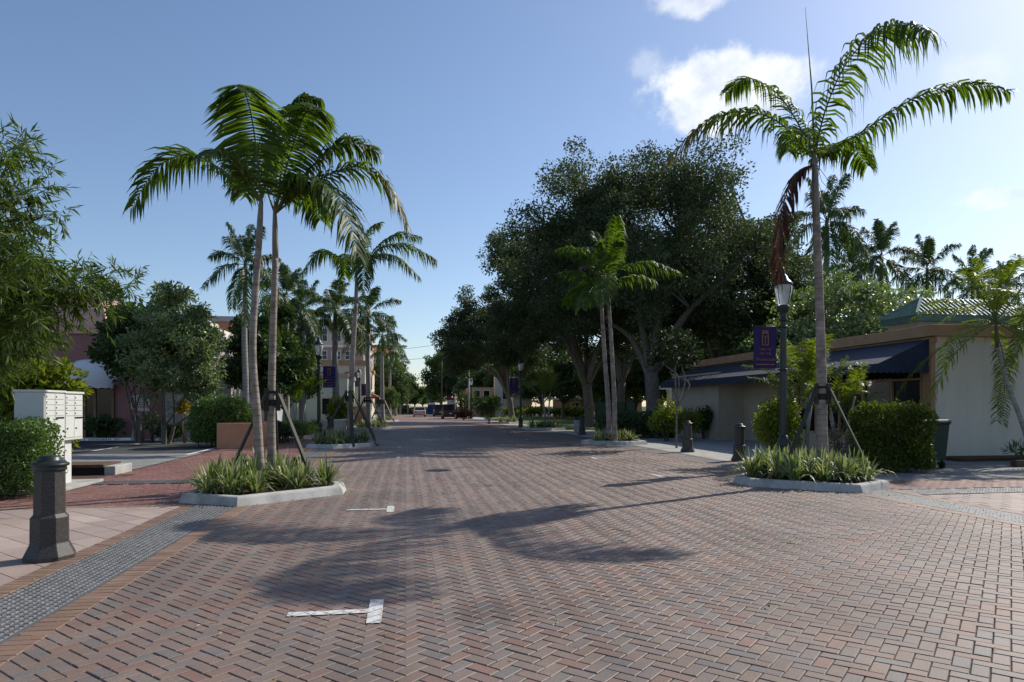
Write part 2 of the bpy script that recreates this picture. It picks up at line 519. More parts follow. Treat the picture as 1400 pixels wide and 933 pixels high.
# ------------------------------------------------------------------ mesh helpers
class MB:
    def __init__(self):
        self.v, self.f, self.m, self.s = [], [], [], []

    def add(self, vs, fs, mi=0, smooth=False):
        o = len(self.v)
        self.v.extend(tuple(map(float, p)) for p in vs)
        for q in fs:
            self.f.append(tuple(i + o for i in q))
            self.m.append(mi)
            self.s.append(smooth)
        return self

    def box(self, x0, x1, y0, y1, z0, z1, mi=0):
        vs = [(x0, y0, z0), (x1, y0, z0), (x1, y1, z0), (x0, y1, z0), (x0, y0, z1), (x1, y0, z1), (x1, y1, z1), (x0, y1, z1)]
        return self.add(vs, [(3, 2, 1, 0), (4, 5, 6, 7), (0, 1, 5, 4), (1, 2, 6, 5), (2, 3, 7, 6), (3, 0, 4, 7)], mi)

    def loft(self, rings, mi=0, smooth=False, closed=True, cap0=True, cap1=True):
        n = len(rings[0])
        vs = [p for r in rings for p in r]
        fs = []
        for k in range(len(rings) - 1):
            for i in range(n if closed else n - 1):
                j = (i + 1) % n
                fs.append((k * n + i, k * n + j, (k + 1) * n + j, (k + 1) * n + i))
        if cap0:
            fs.append(tuple(reversed(range(n))))
        if cap1:
            fs.append(tuple((len(rings) - 1) * n + i for i in range(n)))
        return self.add(vs, fs, mi, smooth)

    def prism(self, poly, z0, z1, mi=0):
        return self.loft([[(x, y, z0) for x, y in poly], [(x, y, z1) for x, y in poly]], mi)

    def lathe(self, prof, n=16, mi=0, smooth=True, cx=0, cy=0, phase=0.0):
        rings = [[(cx + r * math.cos(2 * math.pi * i / n + phase), cy + r * math.sin(2 * math.pi * i / n + phase), z) for i in range(n)] for r, z in prof]
        return self.loft(rings, mi, smooth)

    def tube(self, pts, rad, n=8, mi=0, smooth=True, wob=0, rng=None):
        pts = [np.array(p, float) for p in pts]
        k = len(pts)
        if not hasattr(rad, "__len__"):
            rad = [rad] * k
        rings = []
        ref = None
        for i in range(k):
            t = pts[min(k - 1, i + 1)] - pts[max(0, i - 1)]
            t = t / (np.linalg.norm(t) + 1e-9)
            if ref is None:
                ref = np.array((1.0, 0, 0)) if abs(t[0]) < .8 else np.array((0, 1.0, 0))
            a = ref - t * ref.dot(t)
            a /= np.linalg.norm(a) + 1e-9
            ref = a
            b = np.cross(t, a)
            ring = []
            for j in range(n):
                an = 2 * math.pi * j / n
                r = rad[i] * (1 + (rng.uniform(-wob, wob) if wob else 0))
                ring.append(pts[i] + a * (math.cos(an) * r) + b * (math.sin(an) * r))
            rings.append(ring)
        return self.loft(rings, mi, smooth)

    def bar(self, p, q, w, d, mi=0, up=(0, 0, 1)):
        p, q, up = np.array(p, float), np.array(q, float), np.array(up, float)
        t = (q - p) / np.linalg.norm(q - p)
        a = np.cross(t, up)
        if np.linalg.norm(a) < 1e-4:
            a = np.array((1.0, 0, 0))
        a /= np.linalg.norm(a)
        b = np.cross(a, t)
        rings = [[c + a * (sx * w / 2) + b * (sy * d / 2) for sx, sy in ((-1, -1), (1, -1), (1, 1), (-1, 1))] for c in (p, q)]
        return self.loft(rings, mi)

    def build(self, name, mats, parent=None, loc=None, bevel=0, rot=0):
        me = bpy.data.meshes.new(name)
        me.from_pydata(self.v, [], self.f)
        for mm in (mats if isinstance(mats, (list, tuple)) else [mats]):
            me.materials.append(M[mm])
        me.polygons.foreach_set("material_index", self.m)
        me.polygons.foreach_set("use_smooth", self.s)
        me.update()
        return link(name, me, parent, loc, bevel, rot)


def link(name, me, parent=None, loc=None, bevel=0, rot=0):
    o = bpy.data.objects.new(name, me)
    COL.objects.link(o)
    if parent:
        o.parent = parent
    if loc is not None:
        o.location = loc
    if rot:
        o.rotation_euler = (0, 0, rot)
    if bevel:
        b = o.modifiers.new("bevel", "BEVEL")
        b.width = bevel
        b.segments = 2
        b.limit_method = "ANGLE"
    return o


def npmesh(name, V, F, mats, mi=None, parent=None, loc=None, smooth=False):
    me = bpy.data.meshes.new(name)
    F = np.asarray(F, np.int32)
    me.vertices.add(len(V))
    me.vertices.foreach_set("co", np.asarray(V, np.float32).ravel())
    k = F.shape[1]
    me.loops.add(F.size)
    me.loops.foreach_set("vertex_index", F.ravel())
    me.polygons.add(len(F))
    me.polygons.foreach_set("loop_start", np.arange(0, F.size, k, dtype=np.int32))
    for mm in (mats if isinstance(mats, (list, tuple)) else [mats]):
        me.materials.append(M[mm])
    if mi is not None:
        me.polygons.foreach_set("material_index", np.asarray(mi, np.int32))
    me.polygons.foreach_set("use_smooth", np.full(len(F), smooth, bool))
    me.update(calc_edges=True)
    me.validate()
    return link(name, me, parent, loc)


def thing(name, label, cat, loc=(0, 0, 0), rot=0, group=None):
    o = bpy.data.objects.new(name, None)
    COL.objects.link(o)
    o.location = loc
    o.rotation_euler = (0, 0, rot)
    o.empty_display_size = .2
    return tag(o, label, cat, group)


def tag(o, label, cat, group=None):
    o["label"] = label
    o["category"] = cat
    if group:
        o["group"] = group
    return o


def struct(o, kind="structure"):
    o["kind"] = kind
    return o


def copy_tree(o, label=None, loc=None, rot=None, scale=None, group=None, parent=None):
    c = o.copy()
    COL.objects.link(c)
    if parent:
        c.parent = parent
    for ch in o.children:
        copy_tree(ch, parent=c)
    if label:
        c["label"] = label
    if group:
        c["group"] = group
    if loc is not None:
        c.location = loc
    if rot is not None:
        c.rotation_euler = (0, 0, rot)
    if scale is not None:
        c.scale = (scale,) * 3 if not hasattr(scale, "__len__") else scale
    return c


def text(name, body, size, mat, parent, loc, rot=(R(90), 0, 0), ext=.001, shear=0):
    cu = bpy.data.curves.new(name, "FONT")
    cu.body = body
    cu.size = size
    cu.align_x = "CENTER"
    cu.align_y = "CENTER"
    cu.extrude = ext
    cu.shear = shear
    cu.materials.append(M[mat])
    o = bpy.data.objects.new(name, cu)
    COL.objects.link(o)
    o.parent = parent
    o.location = loc
    o.rotation_euler = rot
    return o


# ------------------------------------------------------------------ ground, road, paving
def sheet(name, x0, x1, y0, y1, z, mat, nx=1, ny=1):
    xs, ys = np.linspace(x0, x1, nx + 1), np.linspace(y0, y1, ny + 1)
    V = [(x, y, z) for y in ys for x in xs]
    F = [(j * (nx + 1) + i, j * (nx + 1) + i + 1, (j + 1) * (nx + 1) + i + 1, (j + 1) * (nx + 1) + i) for j in range(ny) for i in range(nx)]
    return struct(npmesh(name, V, F, mat))


sheet("ground", -700, 700, -60, 1400, -.06, "farground")
sheet("road_bed", -2.6, 8.25, -8, 44, -.012, "joint")
sheet("road", -2.6, 8.25, 44, 118, -.002, "farbrick", 2, 20)
sheet("cross_street", -90, 90, 118, 130, -.006, "oldasphalt")


def paver_mesh(name, cx, cy, ang, hl, hw, mat, z=0.0, gap=.0033, ch=.005, seed=1, uneven=.0010, depth=.016):
    """bevelled pavers: centres, direction angle, half length / half width"""
    rng = np.random.default_rng(seed)
    n = len(cx)
    ca, sa = np.cos(ang), np.sin(ang)
    sx = np.array((-1, 1, 1, -1.0))
    sy = np.array((-1, -1, 1, 1.0))
    V = np.zeros((n, 12, 3))
    wv = [(.0022, 2.1, 1.3, .4), (.0018, -1.2, 2.6, 1.9), (.0012, 3.7, -2.9, .8), (.003, .55, .35, 2.2)]
    zz = sum(a * np.sin(cx * p + cy * q + r) for a, p, q, r in wv) * (1 if uneven else 0)
    gx = sum(a * p * np.cos(cx * p + cy * q + r) for a, p, q, r in wv)
    gy = sum(a * q * np.cos(cx * p + cy * q + r) for a, p, q, r in wv)
    zt = z + rng.normal(0, uneven, n) + np.minimum(zz, .0025)
    tx, ty = rng.normal(0, uneven * 8, n) + gx * ca + gy * sa, rng.normal(0, uneven * 8, n) - gx * sa + gy * ca
    jl = rng.normal(0, .0008, n)
    for k, (ins, dz) in enumerate(((0, -depth), (0, -ch * .8), (ch, 0))):
        lx = sx[None, :] * (hl - gap - ins + jl[:, None])
        ly = sy[None, :] * (hw - gap - ins + jl[:, None])
        V[:, k * 4:k * 4 + 4, 0] = cx[:, None] + lx * ca[:, None] - ly * sa[:, None]
        V[:, k * 4:k * 4 + 4, 1] = cy[:, None] + lx * sa[:, None] + ly * ca[:, None]
        V[:, k * 4:k * 4 + 4, 2] = zt[:, None] + dz + (lx * tx[:, None] + ly * ty[:, None] if k else 0)
    base = []
    for k in (0, 1):
        for i in range(4):
            j = (i + 1) % 4
            base.append((k * 4 + i, k * 4 + j, k * 4 + 4 + j, k * 4 + 4 + i))
    base.append((8, 9, 10, 11))
    F = (np.array(base)[None] + (np.arange(n) * 12)[:, None, None]).reshape(-1, 4)
    return npmesh(name, V.reshape(-1, 3), F, mat)


def herringbone(name, x0, x1, y0, y1, mat, w=.1, rot=math.pi / 4, z=0.0, seed=1, holes=(), **kw):
    ext = max(abs(v) for v in (x0, x1, y0, y1)) * 1.5
    ca, sa = math.cos(rot), math.sin(rot)
    corners = [(x * ca + y * sa, -x * sa + y * ca) for x in (x0, x1) for y in (y0, y1)]
    i0, i1 = int(min(c[0] for c in corners) / w) - 2, int(max(c[0] for c in corners) / w) + 3
    j0, j1 = int(min(c[1] for c in corners) / w) - 2, int(max(c[1] for c in corners) / w) + 3
    I, J = np.meshgrid(np.arange(i0, i1), np.arange(j0, j1), indexing="ij")
    m = (I - J) % 4
    a = np.concatenate([(I[m == 0] + 1.0), (I[m == 3] + .5)]) * w
    b = np.concatenate([(J[m == 0] + .5), (J[m == 3] + 1.0)]) * w
    ang = np.concatenate([np.zeros((m == 0).sum()), np.full((m == 3).sum(), math.pi / 2)]) + rot
    x, y = a * ca - b * sa, a * sa + b * ca
    ok = (x > x0) & (x < x1) & (y > y0) & (y < y1)
    for hx0, hx1, hy0, hy1 in holes:
        ok &= ~((x > hx0) & (x < hx1) & (y > hy0) & (y < hy1))
    if name == "road_bricks":
        HB.append((x[ok], y[ok], ang[ok]))
    return struct(paver_mesh(name, x[ok], y[ok], ang[ok], w, w / 2, mat, z, seed=seed, **kw))


HB = []
herringbone("road_bricks", -2.52, 8.17, 1.6, 44, "brick", seed=3)


def course(name, xc, y0, y1, mat, hl=.11, pitch=.1, z=.004, seed=5, along="y"):
    y = np.arange(y0, y1, pitch) + pitch / 2
    x = np.full(len(y), xc)
    a = np.zeros(len(y))
    if along == "x":
        x, y = y, x
        a = a + math.pi / 2
    return struct(paver_mesh(name, x, y, a, hl, pitch / 2, mat, z, seed=seed, depth=.03))


def domes(name, x0, x1, y0, y1, pitch=.062, z=.0, flip=False, mat="grey_sett", hh=.010):
    """rough grey band laid in rows of low raised studs"""
    X, Y = np.meshgrid(np.arange(x0 + pitch / 2, x1, pitch), np.arange(y0 + pitch / 2, y1, pitch))
    X, Y = X.ravel(), Y.ravel()
    n = len(X)
    rng = np.random.default_rng(8)
    h = hh + rng.normal(0, .001, n)
    sx, sy = np.array((-1, 1, 1, -1.0)), np.array((-1, -1, 1, 1.0))
    V = np.zeros((n, 8, 3))
    wx, wy = (.48, .34) if flip else (.34, .48)
    for k, (q, dz) in enumerate(((1.0, 0.0), (.66, 1.0))):
        V[:, k * 4:k * 4 + 4, 0] = X[:, None] + sx * pitch * wx * q
        V[:, k * 4:k * 4 + 4, 1] = Y[:, None] + sy * pitch * wy * q
        V[:, k * 4:k * 4 + 4, 2] = z + h[:, None] * dz - .001
    base = [(0, 1, 5, 4), (1, 2, 6, 5), (2, 3, 7, 6), (3, 0, 4, 7), (4, 5, 6, 7)]
    F = (np.array(base)[None] + (np.arange(n) * 8)[:, None, None]).reshape(-1, 4)
    struct(npmesh(name, V.reshape(-1, 3), F, mat))
    return sheet(name + "_base", x0, x1, y0, y1, z, mat)


for sgn, nm in ((0, "left"), (1, "right")):
    mx = (lambda v: 5.6 - v) if sgn else (lambda v: v)
    lo = lambda a, b: (min(mx(a), mx(b)), max(mx(a), mx(b)))
    course("edging_bricks_inner_" + nm, mx(-2.57), 1.5, 44, "soldier", seed=5 + sgn)
    course("edging_bricks_outer_" + nm, mx(-3.44), 1.5, 44, "soldier", seed=7 + sgn)
    a, b = lo(-3.33, -2.68)
    domes("ribbed_band_" + nm, a, b, 1.5, 30, mat="pale_sett" if sgn else "grey_sett", hh=.0035 if sgn else .010)
    sheet("band_bed_" + nm, a - .01 if sgn else a, b, 30, 44, .0, "grey_sett")

# left pavement: big diagonal beige pavers, then the red brick apron, then the car park
sheet("pavement_bed_left", -7.6, -3.5, -4, 11.7, -.014, "joint")


def square_grid(name, x0, x1, y0, y1, w, rot, mat, seed=1, l=None, **kw):
    l = l or w
    ca, sa = math.cos(rot), math.sin(rot)
    corners = [(x * ca + y * sa, -x * sa + y * ca) for x in (x0, x1) for y in (y0, y1)]
    I, J = np.meshgrid(np.arange(int(min(c[0] for c in corners) / l) - 2, int(max(c[0] for c in corners) / l) + 3),
                       np.arange(int(min(c[1] for c in corners) / w) - 2, int(max(c[1] for c in corners) / w) + 3), indexing="ij")
    a, b = ((I + .5 * (J % 2)).ravel() + .5) * l, (J.ravel() + .5) * w
    x, y = a * ca - b * sa, a * sa + b * ca
    ok = (x > x0) & (x < x1) & (y > y0) & (y < y1)
    return struct(paver_mesh(name, x[ok], y[ok], np.full(ok.sum(), rot), l / 2, w / 2, mat, seed=seed, **kw))




def clip_poly(poly, x0, x1, y0, y1):
    for ax, lim, sg in ((0, x0, 1), (0, x1, -1), (1, y0, 1), (1, y1, -1)):
        out = []
        for i in range(len(poly)):
            p, q = poly[i - 1], poly[i]
            a, b = (p[ax] - lim) * sg, (q[ax] - lim) * sg
            if (a < 0) != (b < 0):
                u = a / (a - b)
                out.append((p[0] + (q[0] - p[0]) * u, p[1] + (q[1] - p[1]) * u))
            if b >= 0:
                out.append(q)
        poly = out
        if len(poly) < 3:
            return []
    return poly


pb = MB()
pv = random.Random(6)
c45 = math.cos(math.pi / 4)
for i in range(-60, 60):
    for j in range(-60, 60):
        sq = []
        for (du, dv) in ((0, 0), (1, 0), (1, 1), (0, 1)):
            a_ = (i + .5 * (j % 2) + du) * .60 + (.003 if du == 0 else -.003)
            b_ = (j + dv) * .34 + (.006 if dv == 0 else -.006)
            sq.append(((a_ + b_) * c45, (-a_ + b_) * c45))
        pl_ = clip_poly(sq, -7.6, -3.555, .5, 11.565)
        if len(pl_) >= 3:
            pl_ = [p for k, p in enumerate(pl_) if math.dist(p, pl_[k - 1]) > 1e-4]
            if len(pl_) < 3:
                continue
            z_ = pv.uniform(-.0015, .0015)
            ar = sum(pl_[k - 1][0] * pl_[k][1] - pl_[k][0] * pl_[k - 1][1] for k in range(len(pl_)))
            if ar < 0:
                pl_ = pl_[::-1]
            pb.prism(pl_, -.03, z_)
struct(pb.build("pavement_pavers", "beige"))
course("pavement_edge_bricks", 11.68, -7.5, -3.55, "soldier", along="x", seed=12)
sheet("apron_bed_left", -9.5, -3.5, 11.7, 44, -.014, "joint")
herringbone("apron_bricks_left", -6.75, -3.6, 11.75, 34, "brick_red", rot=0, seed=6, holes=((-6.75, -3.6, 14.95, 15.65),))
domes("ribbed_cross_band_left", -6.75, -3.56, 15.0, 15.6, flip=True)
sheet("car_park", -40, -6.8, 17.2, 33.6, -.004, "oldasphalt", 8, 4)
sheet("car_park_lane", -40, -6.8, 24.5, 33.6, .0, "asphalt", 8, 4)
sheet("planting_bed_left", -40, -6.25, 11.72, 17.2, -.002, "mulch")
sheet("pavement_left_far", -10.4, -3.56, 34, 118, .0, "concrete")
sheet("forecourt_left", -40, -6.8, 33.6, 36, .006, "concrete")
x_, y_ = gp(100, 612)
ln = MB()
p1, p2 = gp(125, 617), gp(190, 607)
ln.bar((p1[0], p1[1], .004), (p2[0], p2[1], .004), .11, .003)
struct(ln.build("parking_bay_line", "roadpaint"))
ln = MB()
p1, p2 = gp(255, 622), gp(318, 607)
ln.bar((p1[0], p1[1], .004), (p2[0], p2[1], .004), .11, .003)
struct(ln.build("parking_bay_line", "white"))

# right pavement and driveway
sheet("apron_bed_right", 8.95, 40, -4, 11.1, -.014, "joint")
square_grid("apron_pavers_right", 9.2, 18, 2, 11.0, .2, 0, "brick_pink", seed=14, l=.4, gap=.004)
domes("ribbed_cross_band_right", 9.16, 15, 11.05, 11.7, flip=True, mat="pale_sett", hh=.005)
sheet("apron_strip_bed", 8.95, 16, 11.7, 13.2, -.014, "joint")
herringbone("apron_strip_bricks", 9.16, 16, 11.75, 13.15, "brick_red", rot=0, seed=15)
sheet("driveway_right", 8.95, 40, 13.2, 18.6, -.006, "drive", 4, 3)
sheet("pavement_right", 9.05, 16.3, 18.6, 44, -.004, "concrete", 4, 8)
sheet("pavement_right_far", 8.25, 10.2, 44, 118, -.004, "concrete", 1, 8)
sheet("verge_right", 10.2, 60, 44, 116, -.01, "soil", 4, 8)
lw = sheet("lawn", 10.6, 46, 46, 100, .0, "grass", 20, 30)

# painted T marks of the parking bays
mk_ = MB()


def paint_rect(x0, x1, y0, y1):
    """paint on the tops of the bricks only, so the joints stay open"""
    bx_, by_, ba_ = HB[0]
    near = np.nonzero((bx_ > x0 - .15) & (bx_ < x1 + .15) & (by_ > y0 - .15) & (by_ < y1 + .15))[0]
    for q in near:
        c_, s2 = math.cos(ba_[q]), math.sin(ba_[q])
        quad = [(bx_[q] + u * c_ - v * s2, by_[q] + u * s2 + v * c_) for u, v in ((-.0965, -.0465), (.0965, -.0465), (.0965, .0465), (-.0965, .0465))]
        pl_ = clip_poly(quad, x0, x1, y0, y1)
        if len(pl_) >= 3:
            mk_.add([(a, b, .0062) for a, b in pl_], [tuple(range(len(pl_)))])


def tmark(xbar, y, side):
    paint_rect(xbar - .055, xbar + .055, y - .31, y + .31)
    a, b = (xbar - .66, xbar - .055) if side < 0 else (xbar + .055, xbar + .66)
    paint_rect(a, b, y - .05, y + .05)


for y in (5.42, 10.72, 21.4, 26.7):
    tmark(-.235, y, -1)
for y in (9.6, 14.95, 20.2, 32):
    if y != 9.6:
        tmark(5.67, y, 1)
struct(mk_.build("bay_markings", "roadpaint"))

# manhole cover
mh = MB()
mh.lathe([(.33, -.004), (.33, .006), (.29, .006), (.285, .003), (.28, .003)], 32, smooth=False)
for k in range(-4, 5):
    w = math.sqrt(max(0, .27 ** 2 - (k * .06) ** 2))
    mh.box(-w, w, k * .06 - .016, k * .06 + .016, .003, .009)
o = mh.build("manhole_cover", "darkmetal", loc=(*gp(599, 643.5), 0))
tag(o, "round dark iron drain cover in the middle of the brick street", "manhole cover")

# kerbed islands
ISL = [(-3.71, 11.95), (-2.64, 11.33), (-1.12, 12.66), (-1.12, 13.35), (-2.64, 15.1), (-3.71, 14.75)]


def inset(poly, d):
    n = len(poly)
    out = []
    for i in range(n):
        p, c, q = (np.array(poly[(i + k) % n]) for k in (-1, 0, 1))
        e1, e2 = (c - p) / np.linalg.norm(c - p), (q - c) / np.linalg.norm(q - c)
        n1, n2 = np.array((-e1[1], e1[0])), np.array((-e2[1], e2[0]))
        b = (n1 + n2)
        b = b / (1 + n1.dot(n2))
        out.append(tuple(c + b * d))
    return out


def island(label, cx, cy, mirror=False, sc=(1, 1), group="kerbed planting islands along the street"):
    pts = [((x + 2.5) * sc[0], (y - 13.1) * sc[1]) for x, y in ISL]
    if mirror:
        pts = [(-x, y) for x, y in reversed(pts)]
    t = thing("planting_island", label, "planter", (cx, cy, 0), 0, group)
    kb = MB()
    rings = []
    for d, z in ((-.01, -.05), (0, .0), (.045, .115), (.06, .138), (.085, .15), (.20, .15), (.215, .14), (.22, .05)):
        rings.append([(x, y, z) for x, y in inset(pts, d)])
    kb.loft(rings, cap0=False, cap1=False)
    kb.build("kerb", "kerb", t)
    sb = MB()
    sb.prism(inset(pts, .217), -.03, .115)
    sb.build("mulch_bed", "mulch", t)
    return t, inset(pts, .34)


def inside(p, poly):
    c = False
    n = len(poly)
    for i in range(n):
        (x1, y1), (x2, y2) = poly[i], poly[(i + 1) % n]
        if (y1 > p[1]) != (y2 > p[1]) and p[0] < (x2 - x1) * (p[1] - y1) / (y2 - y1) + x1:
            c = not c
    return c


# ------------------------------------------------------------------ plants
def strap_clump(name, rng, n=46, L=.72, mats=("strapgreen", "strapcream"), w=.013, spread=1.0):
    V, F, MI = [], [], []
    for i in range(n):
        az = rng.uniform(0, 2 * math.pi)
        el = R(rng.uniform(38, 86)) if spread < 1.2 else R(rng.uniform(15, 80))
        l = L * rng.uniform(.6, 1.1)
        d = np.array((math.cos(az), math.sin(az), 0))
        sd = np.array((-d[1], d[0], 0))
        base = d * rng.uniform(0, .07) + sd * rng.uniform(-.05, .05)
        droop = rng.uniform(.2, .75) * (1.25 - el / R(90)) * spread
        o = len(V)
        K = 6
        ww = w * rng.uniform(.8, 1.35)
        for k in range(K):
            q = k / (K - 1)
            p = base + d * (l * q * math.cos(el)) + np.array((0, 0, l * q * math.sin(el) - droop * l * q * q * q * 1.3))
            p[2] = max(p[2], .01)
            wd = ww * (1 - q ** 3) * (0.6 + .8 * min(1, q * 3)) + .0008
            V += [p - sd * wd + np.array((0, 0, .25 * wd)), p - np.array((0, 0, .1 * wd)), p + sd * wd + np.array((0, 0, .25 * wd))]
        edge = rng.random()
        for k in range(K - 1):
            a = o + 3 * k
            F += [(a, a + 1, a + 4, a + 3), (a + 1, a + 2, a + 5, a + 4)]
            if edge < .55:
                MI += [0, 1]
            elif edge < .75:
                MI += [1, 1]
            else:
                MI += [0, 0]
    o = npmesh(name, np.array(V), F, [m for m in mats], MI, smooth=True)
    return o


prng = random.Random(4)
CLUMPS = [strap_clump("flax_lily", random.Random(20 + i), n=66, L=.74, w=.015, spread=1.15) for i in range(5)]
used_clump = [False] * 5


def plant_island(cx, cy, poly, n, label, group, keep=(), smin=.85, smax=1.15, dmin=.38, bounds=None):
    placed = []
    xs, ys = [p[0] for p in poly], [p[1] for p in poly]
    tries = 0
    while len(placed) < n and tries < 6000:
        tries += 1
        p = (prng.uniform(min(xs), max(xs)), prng.uniform(min(ys), max(ys)))
        if not inside(p, poly):
            continue
        if any((p[0] - q[0]) ** 2 + (p[1] - q[1]) ** 2 < dmin ** 2 for q in placed):
            continue
        if any((p[0] - q[0]) ** 2 + (p[1] - q[1]) ** 2 < .06 for q in keep):
            continue
        placed.append(p)
        k = prng.randrange(5)
        if not used_clump[k]:
            o, used_clump[k] = CLUMPS[k], True
        else:
            o = CLUMPS[k].copy()
            COL.objects.link(o)
        sc = prng.uniform(smin, smax)
        o.location = (cx + p[0], cy + p[1], .10)
        o.rotation_euler = (0, 0, prng.uniform(0, 6.28))
        o.scale = (sc, sc, sc)
        tag(o, label, "plant", group)


def catmull(pts, n):
    P = [np.array(p, float) for p in pts]
    P = [2 * P[0] - P[1]] + P + [2 * P[-1] - P[-2]]
    segs = len(P) - 3
    out = []
    for i in range(n):
        u = i / (n - 1) * segs
        k = min(int(u), segs - 1)
        t = u - k
        a, b, c, d = P[k:k + 4]
        out.append(.5 * ((2 * b) + (c - a) * t + (2 * a - 5 * b + 4 * c - d) * t * t + (-a + 3 * b - 3 * c + d) * t ** 3))
    return np.array(out)


def frond(pts, rng, leaf=.62, nl=52, w=.026, droop=.7, lift=.25, bare=.16, mats=("palmleaf", "rachis"), rr=.02, parent=None, plume=.15, tipshort=.4, name="frond", fwd=.75, keep=1.0, loc=None):
    path = catmull(pts, 60)
    V, F, MI = [], [], []
    N = len(path)
    tang = np.gradient(path, axis=0)
    tang /= np.linalg.norm(tang, axis=1)[:, None] + 1e-9
    Z = np.array((0, 0, 1.0))
    for side in (-1, 1):
        for i in range(nl):
            if rng.random() > keep:
                continue
            q = bare + (1 - bare) * (i + rng.uniform(-.2, .2)) / (nl - 1)
            q = min(max(q, 0), 1)
            k = min(int(q * (N - 1)), N - 1)
            t = tang[k]
            up = Z - t * t[2]
            if np.linalg.norm(up) < .25:
                h = np.array((t[0], t[1], 0)) if abs(t[2]) < .999 else np.array((1.0, 0, 0))
                up = up + -.4 * np.sign(t[2]) * h
            up /= np.linalg.norm(up) + 1e-9
            sd = np.cross(t, up) * side
            l = leaf * (0.55 + .45 * math.sin(min(1, (q - bare) / .35) * math.pi / 2)) * (1 - (1 - tipshort) * max(0, (q - .55) / .45) ** 1.3) * rng.uniform(.88, 1.1)
            d = sd + t * (fwd * rng.uniform(.75, 1.25)) + up * (lift + rng.uniform(-plume, plume))
            d /= np.linalg.norm(d)
            dr = droop * rng.uniform(.6, 1.4)
            tipy = rng.random() < .4 + (q - .62) * 2
            o = len(V)
            wv = t - d * t.dot(d)
            wv /= np.linalg.norm(wv) + 1e-9
            wv = wv * .9 + up * rng.uniform(-.4, .4)
            for (a, wk, g) in ((.0, .5, 0), (.3, 1, .06), (.65, .85, .38), (1.0, .06, 1.0)):
                p = path[k] + d * (l * a * (1 - .35 * g * dr)) - Z * (g * dr * l * .8)
                V += [p - wv * (w * wk), p + wv * (w * wk)]
            for k2 in range(3):
                F.append((o + 2 * k2, o + 2 * k2 + 1, o + 2 * k2 + 3, o + 2 * k2 + 2))
                MI.append(2 if len(mats) > 2 and q > .62 and tipy else 0)
    # rib
    tb = MB()
    tb.tube(path[::4], [rr * (1 - .85 * (i / (len(path[::4]) - 1))) for i in range(len(path[::4]))], 5)
    o = len(V)
    V += [np.array(p) for p in tb.v]
    for f in tb.f:
        if len(f) == 4:
            F.append(tuple(i + o for i in f))
            MI.append(1)
    return npmesh(name, np.array(V), F, mats, MI, parent=parent, loc=loc)


def gen_frond(az, el, L, droop, rng):
    pts = []
    for k in range(5):
        q = k / 4
        x = L * q * math.cos(el) * (1 - .12 * q * droop)
        z = L * q * math.sin(el) - droop * L * .55 * q ** 2.2
        pts.append((math.cos(az) * x + rng.uniform(-.04, .04) * L * q, math.sin(az) * x + rng.uniform(-.04, .04) * L * q, z))
    return pts


def palm(name, label, loc, trunk, rad, fronds, hub, rng, group=None, shaft=None, mats=("palmleaf", "rachis"), tmat="palmtrunk", smat="crownshaft", shaft_len=.9, cat="palm tree", **kw):
    t = thing(name, label, cat, loc, 0, group)
    tb = MB()
    path = catmull(trunk, 28)
    rr = [rad[0] * (1.35 - .35 * min(1, i / 5)) * (1 - i / 27) + rad[1] * (i / 27) for i in range(28)]
    tb.tube(path, rr, 14)
    tb.build("trunk", tmat, t)
    top = path[-1]
    sh = MB()
    hv = np.array(hub, float)
    dirn = (hv - top)
    sh.tube([top - (0, 0, .02), top + dirn * .25, top + dirn * .7, hv, hv + (0, 0, .25)], [rad[1] * 1.02, rad[1] * 1.05, rad[1] * .9, rad[1] * .68, rad[1] * .25], 12)
    sh.build("crownshaft", smat, t)
    for f in fronds:
        k2 = dict(kw)
        mm = mats
        pts = f
        if isinstance(f, tuple):
            pts, extra = f
            k2.update(extra)
            mm = extra.get("mats", mats)
            k2.pop("mats", None)
        pts = [np.array(p, float) + hv for p in pts]
        frond(pts, rng, parent=t, mats=mm, **k2)
    return t


# ----- trees
def leaf_quads(P, A, L, W, rng):
    """P base points, A axes, L lengths, W half widths -> rhombic leaves with a slight fold"""
    n = len(P)
    r = rng.normal(size=(n, 3))
    B = np.cross(A, r)
    B /= np.linalg.norm(B, axis=1)[:, None] + 1e-9
    Nn = np.cross(A, B)
    V = np.zeros((n, 4, 3))
    V[:, 0] = P
    V[:, 1] = P + A * (L * .45)[:, None] + B * W[:, None] + Nn * (W * .35)[:, None]
    V[:, 2] = P + A * L[:, None]
    V[:, 3] = P + A * (L * .45)[:, None] - B * W[:, None] + Nn * (W * .35)[:, None]
    F = np.arange(n * 4).reshape(n, 4)
    return V.reshape(-1, 3), F


def unit(a):
    return a / (np.linalg.norm(a, axis=-1, keepdims=True) + 1e-9)


